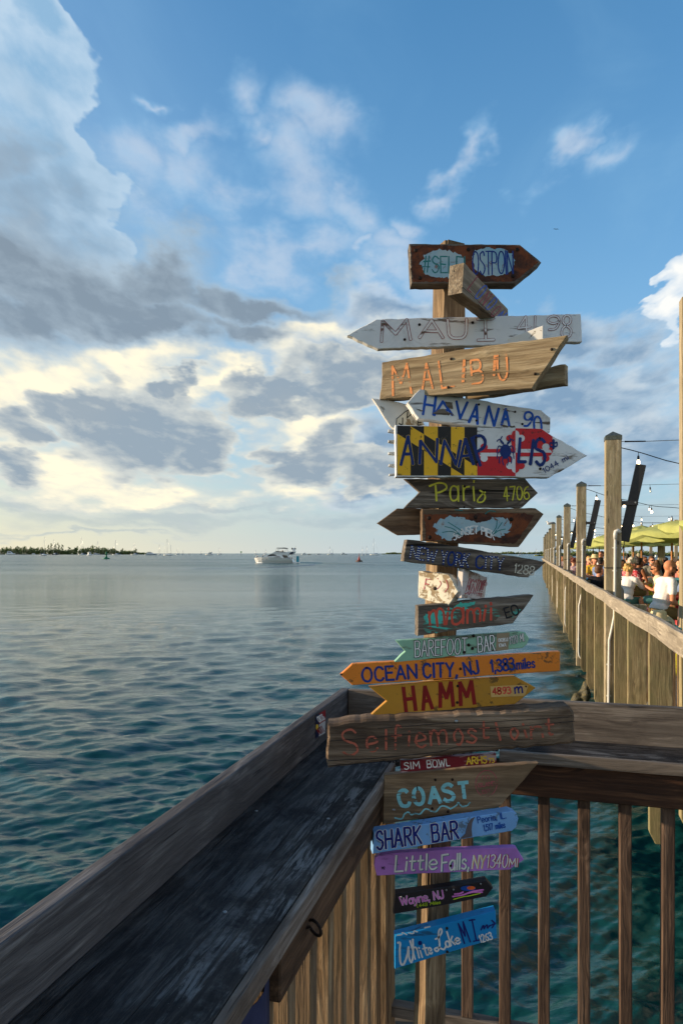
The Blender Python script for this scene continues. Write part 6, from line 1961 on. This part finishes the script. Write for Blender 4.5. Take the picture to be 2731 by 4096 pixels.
def stool_for(o, P, size, label, m='tb_teal'):
    h = (P.z * size) - .12
    if h < .25: return
    s = thing('bar_stool', label, 'stool', o.location.copy(), o.rotation_euler.z, 'bar stools under the diners')
    s.location.z = DECK
    lathe('seat', [(.17, h - .04), (.18, h - .02), (.17, h)], MATS[m], s, 14)
    for k in range(4):
        a = math.pi/4 + k*math.pi/2
        tube('leg', [(.12*math.cos(a), .12*math.sin(a), h - .04), (.19*math.cos(a), .19*math.sin(a), 0)], .017, MATS[m], s, 6)
    tube('foot_ring', [(.165*math.cos(a), .165*math.sin(a), .28*h) for a in np.linspace(0, 2*math.pi, 13)], .010, MATS[m], s, 5)

PEOPLE = [
  # label, px, py, d, facing, options
  ('bald man in a white T-shirt and khaki shorts bending over his table', 2678, 2272, 10.2, -86, dict(skin='tan', hstyle='bald', shirt='white', shorts='khaki', lean=16, nod=24, glasses=True, beard='brown', vox=.0085, sleeves=.5, arms=('reach', 'bent'), legs_out=(.0, .42, -.10, .44, -.52))),
  ('woman with curly blond hair in a white T-shirt, back half turned', 2514, 2280, 14.6, -52, dict(skin='fair', hair='blond', hstyle='curly', shirt='white', shorts='teal', sleeves=.75, lean=14, vox=.010, arms=('table', 'reach'))),
  ('grey haired man in a red floral shirt beside the blond woman', 2529, 2255, 15.6, -70, dict(skin='ruddy', hair='grey', hstyle='curly', shirt='red_floral', shorts='khaki', sleeves=.6, lean=14, glasses=True, vox=.011, nod=8)),
  ('dark haired woman in a black tank top behind the red floral shirt', 2558, 2250, 17.4, -78, dict(skin='brown', hair='dark', hstyle='short', shirt='black', sleeves=0, lean=16, arms=('face', 'table'), vox=.012)),
  ('person in a white and violet cap behind the tank-top woman', 2553, 2229, 20.5, -95, dict(skin='tan', hair='dark', shirt='grey', hat=(CLOTH['cream'], 'cap'), lean=10)),
  ('man in dark sunglasses and grey T-shirt facing the camera', 2606, 2243, 18.6, 176, dict(skin='ruddy', hair='brown', hstyle='short', shirt='grey', glasses=True, beard='grey', sleeves=.6, lean=6, vox=.011)),
  ('woman with hair tied up and sunglasses holding a phone', 2621, 2274, 14.4, 68, dict(skin='tan', hair='brown', hstyle='bun', shirt='cream', sleeves=0, glasses=True, lean=12, nod=14, arms=('phone', 'phone'), vox=.0095, shorts='teal')),
  ('young man in a pink patterned shirt near the right picture edge', 2716, 2254, 17.6, 150, dict(skin='fair', hair='dark', shirt='pink', lean=6)),
  ('person in a slate blue T-shirt leaning on the blue table at the right edge', 2728, 2290, 13.4, 80, dict(skin='tan', hair='dark', shirt='slate', sleeves=.7, lean=14, vox=.011)),
  ('person in a green T-shirt cut off by the right picture edge', 2806, 2300, 9.0, 160, dict(skin='fair', hair='brown', shirt='green', sleeves=.6, lean=0, vox=.011, arms=('down', 'down'))),
  ('woman with long dark hair just right of the nearest tall post', 2487, 2256, 19.5, 150, dict(skin='tan', hair='dark', hstyle='long', shirt='print', lean=8)),
  ('person in grey with hair in a bun, far back by the water', 2508, 2234, 25, -20, dict(skin='tan', hair='dark', hstyle='bun', shirt='grey', lean=4)),
  ('dark haired head behind the bald man', 2658, 2243, 24, 10, dict(skin='tan', hair='dark', shirt='black', lean=4)),
  ('reclining person in blue shorts with a leg stretched out, behind the nearest tall post', 2462, 2312, 12.2, -80, dict(skin='brown', hair='dark', shirt='grey', shorts='blue', sleeves=.9, lean=-8, vox=.010, legs_out=(.0, .46, .02, .92, -.14), arms=('down', 'down'))),
  ('man with cropped hair and black T-shirt seen from behind beside the railing', 2396, 2281, 15.0, -35, dict(skin='ruddy', hair='brown', hstyle='short', shirt='black', sleeves=.6, lean=6, vox=.010, headturn=-25)),
  ('man in a straw hat and yellow floral shirt', 2378, 2240, 20.5, 175, dict(skin='ruddy', hair='brown', shirt='yellow_floral', sleeves=.6, hat=(MATS['straw'], 'brim'), lean=8, vox=.011, size=1.05)),
  ('dark haired man behind the black T-shirt man', 2403, 2247, 19.5, -55, dict(skin='tan', hair='dark', shirt='slate', lean=8)),
  ('woman raising her hand to her face beside the straw hat', 2354, 2239, 22.5, 165, dict(skin='fair', hair='blond', shirt='pink', sleeves=.4, arms=('face', 'table'), lean=8)),
  ('woman with auburn hair and bare shoulders between the second and third posts', 2293, 2247, 24.0, -30, dict(skin='fair', hair='auburn', hstyle='curly', shirt='print', sleeves=0, lean=4, size=1.1)),
  ('tall man standing at the back above the black T-shirt man', 2403, 2218, 24.0, 120, dict(skin='ruddy', hair='brown', shirt='white', stand=True, arms=('down', 'down'), lean=0)),
  ('dark haired person just right of the second tall post', 2340, 2229, 23.5, 140, dict(skin='tan', hair='dark', shirt='pink', lean=4)),
  ('fair man just left of the second tall post', 2280, 2233, 27, 150, dict(skin='fair', hair='blond', shirt='navy', lean=4)),
  ('person in white seen small between the second post and the straw hat', 2322, 2236, 29, 170, dict(skin='fair', hair='grey', shirt='white', lean=4)),
  ('woman with long brown hair far behind the straw hat man', 2366, 2233, 30, 150, dict(skin='tan', hair='brown', hstyle='long', shirt='teal', lean=4)),
  ('man in navy far behind the dark haired woman in black', 2578, 2240, 24, -150, dict(skin='tan', hair='brown', shirt='navy', lean=4, glasses=True)),
  ('person in cream far behind the bald man by the thick post', 2692, 2241, 23, 160, dict(skin='fair', hair='blond', hstyle='long', shirt='cream', lean=6)),
  ('dark haired person left of the third tall post', 2248, 2233, 31, 160, dict(skin='tan', hair='dark', hstyle='long', shirt='print', lean=4)),
]
PH = []
for lb, px, py, d, fc, kw in PEOPLE:
    r = person(lb, px, py, d, fc, **kw)
    PH.append(r)
    if not kw.get('stand'):
        stool_for(r[0], r[2], r[3], 'stool under the ' + ' '.join(lb.split()[:9]), random.choice(['tb_teal', 'tb_pink', 'tb_yellow', 'tb_blue', 'tb_red']))
# phone in the hands of the woman with tied-up hair
def make_phone():
    o, AR, P, sz = PH[6]
    hand = (AR[0][2] + AR[1][2]) / 2 + P + Vector((0, .10, .05))
    w = Matrix.Translation(o.location) @ Matrix.Rotation(o.rotation_euler.z, 4, 'Z') @ hand
    t = thing('phone', 'black phone held by the woman with tied-up hair', 'phone', w, o.rotation_euler.z)
    box('case', (.075, .010, .15), (0, 0, 0), MATS['black_plastic'], t, (R(-35), 0, 0), bevel=.004)
    box('screen', (.066, .002, .138), (0, -.0052, -.0036), MATS['lens'], t, (R(-35), 0, 0), bevel=0)
make_phone()
bench(2645, 2492, 9.6, 1.3, .3, -TH + 1.57, 'teal bench with yellow legs holding a felt hat, beside the railing', 'tb_teal', 'tb_yellow')
bench(2590, 2432, 11.9, 1.0, .3, -TH + .2, 'pink bench under the stretched leg near the nearest tall post', 'tb_pink', 'tb_pink')
def make_hat():
    p = at(2632, 2490, 9.45)
    o = thing('sun_hat', 'floppy beige felt hat lying on the teal bench', 'hat', (p.x, p.y, p.z + .004), .4)
    vs = []; fs = []; NA = 28
    prof = [(.03, .17), (.075, .168), (.098, .15), (.108, .10), (.115, .055), (.13, .035), (.17, .03), (.21, .025)]
    for r, z in prof:
        for k in range(NA):
            a = 2*math.pi*k/NA
            w = max(0, (r - .12) / .09)
            vs.append((r*math.cos(a), r*math.sin(a), z + w * (.045*math.sin(2*a + .6) + .03*math.sin(a) + .02)))
    for i in range(len(prof)-1):
        for k in range(NA): fs.append((i*NA+k, (i+1)*NA+k, (i+1)*NA+(k+1)%NA, i*NA+(k+1)%NA))
    fs.append(tuple(range(NA)))
    link('felt_body', mesh('felt_body', vs, fs), MATS['felt'], o, smooth=True)
    bm = bmesh.new(); lathe_bm(bm, [(.112, .058), (.114, .06), (.109, .085), (.107, .086)], 24)
    link('band', to_mesh(bm, 'band'), plain('hat_band', srgb(150,130,96), .9), o)
make_hat()
def make_drinks():
    for i, (px, py, d, lb, c, sc) in enumerate(((2370, 2316, 18.6, 'clear plastic cup of green drink with a blue straw on the blue table', srgb(120,170,130), srgb(30,110,200)), (2598, 2322, 15.7, 'white plastic cup on the yellow table', srgb(214,206,190), srgb(220,220,220)), (2690, 2306, 14.9, 'drink with a pink straw on the blue table behind the bald man', srgb(160,90,60), srgb(230,60,140)))):
        p = at(px, py, d)
        o = thing('drink_cup', lb, 'cup', (p.x, p.y, p.z - .055))
        lathe('cup', [(.032, 0), (.045, .13), (.043, .128), (.031, .006)], plain(f'cup_{i}', c, .2), o, 12)
        tube('straw', [(.01, 0, .02), (.035, 0, .21)], .005, plain(f'straw_{i}', sc, .4), o, 6)
make_drinks()

# ---------------------------------------------------------------- birds
def make_gull():
    y = TALL[5]
    o = dthing('seagull', 'grey seagull standing on top of the sixth tall pier post', 'bird', PIERX + .107, y, CAMZ + 1.66 + .09)
    z0 = .0
    W_, G_, K_ = plain('gull_white', srgb(220,220,218), .8), plain('gull_grey', srgb(120,124,130), .8), plain('gull_black', srgb(40,40,42), .8)
    k = 1.25
    bm = bmesh.new(); blob_bm(bm, (0, 0, .20*k), (.17*k, .075*k, .075*k), 14, 9, (0, R(-14), 0)); blob_bm(bm, (-.14*k, 0, .29*k), (.055*k, .045*k, .05*k), 12, 8); capsule_bm(bm, (-.09*k, 0, .22*k), .05*k, (-.13*k, 0, .28*k), .042*k)
    solid('body', bm, .012, W_, o, 3)
    bm = bmesh.new()
    for s in (-1, 1): blob_bm(bm, (.06*k, s*.06*k, .215*k), (.19*k, .022*k, .05*k), 12, 8, (0, R(-8), 0))
    link('wings', to_mesh(bm, 'wings'), G_, o, smooth=True)
    bm = bmesh.new(); capsule_bm(bm, (.16*k, 0, .18*k), .03*k, (.30*k, 0, .16*k), .010*k); link('tail', to_mesh(bm, 'tail'), K_, o, smooth=True)
    tube('beak', [(-.18*k, 0, .285*k), (-.235*k, 0, .275*k)], [.014*k, .004*k], plain('beak', srgb(190,150,50), .5), o, 6)
    for s in (-1, 1): tube('leg', [(.01, s*.03*k, .14*k), (.0, s*.03*k, .015)], .008*k, MATS['tb_yellow'], o, 5)
make_gull()
def make_flying():
    p = at(2222, 917, 125)
    o = thing('flying_bird', 'small dark bird gliding in the blue sky above the top board', 'bird', p, .3)
    m = plain('bird_dark', srgb(40,42,48), .8)
    bm = bmesh.new(); blob_bm(bm, (0,0,0), (.16, .05, .045), 10, 7); solid('body', bm, .015, m, o, 2)
    for s in (-1, 1):
        vs = [(.05, 0, .02), (.0, s*.22, .10), (-.05, s*.48, .02), (-.09, s*.5, .02), (-.09, s*.2, .085), (-.07, 0, .02)]
        vs2 = [(x, y, z - .012) for x, y, z in vs]; n = 6
        link('wing', mesh('wing', vs + vs2, [tuple(range(n)), tuple(range(2*n-1, n-1, -1))] + [(i, (i+1)%n, n+(i+1)%n, n+i) for i in range(n)]), m, o)
    o.rotation_euler = (R(10), 0, R(75))
make_flying()

# people aboard the yacht (tiny)
def crew():
    src = PH[11][0]
    o = yacht
    for i, (x, y, zc, lb) in enumerate(((490, -.6, 350, 'person sitting on the bow deck of the yacht'), (380, -.2, 352, 'person at the very bow of the yacht'), (845, -.5, 246, 'person in white on the flybridge of the yacht'), (872, -.3, 246, 'person in dark clothes on the flybridge of the yacht'), (1012, -1.2, 386, 'person in the cockpit of the yacht'), (1045, -1.0, 386, 'person at the stern of the yacht by the teal box'))):
        t = thing('person', lb, 'person', o.matrix_basis @ Vector((YX(x), y, YZ(zc) - .62)), R(90), 'people aboard the yacht')
        bm = bmesh.new()
        blob_bm(bm, (0, 0, .65), (.09, .1, .12), 10, 8); capsule_bm(bm, (0, 0, .0), .17, (0, 0, .38), .17); capsule_bm(bm, (0,0,.4), .07, (0,0,.55), .07)
        for s in (-1, 1): capsule_bm(bm, (s*.2, 0, .38), .06, (s*.22, .15, .1), .045); capsule_bm(bm, (s*.1, 0, 0), .09, (s*.1, .4, .02), .07); capsule_bm(bm, (s*.1, .4, .0), .07, (s*.1, .42, -.3), .05)
        solid('body', bm, .03, [CLOTH['black'], CLOTH['navy'], CLOTH['white'], CLOTH['black'], CLOTH['navy'], CLOTH['black']][i], t, 3)
        bm = bmesh.new(); blob_bm(bm, (0, 0, .67), (.1, .11, .12), 8, 6); link('head', to_mesh(bm, 'head'), SKIN['tan'], t, smooth=True)
crew()
bpy.data.scenes.remove(WORK)
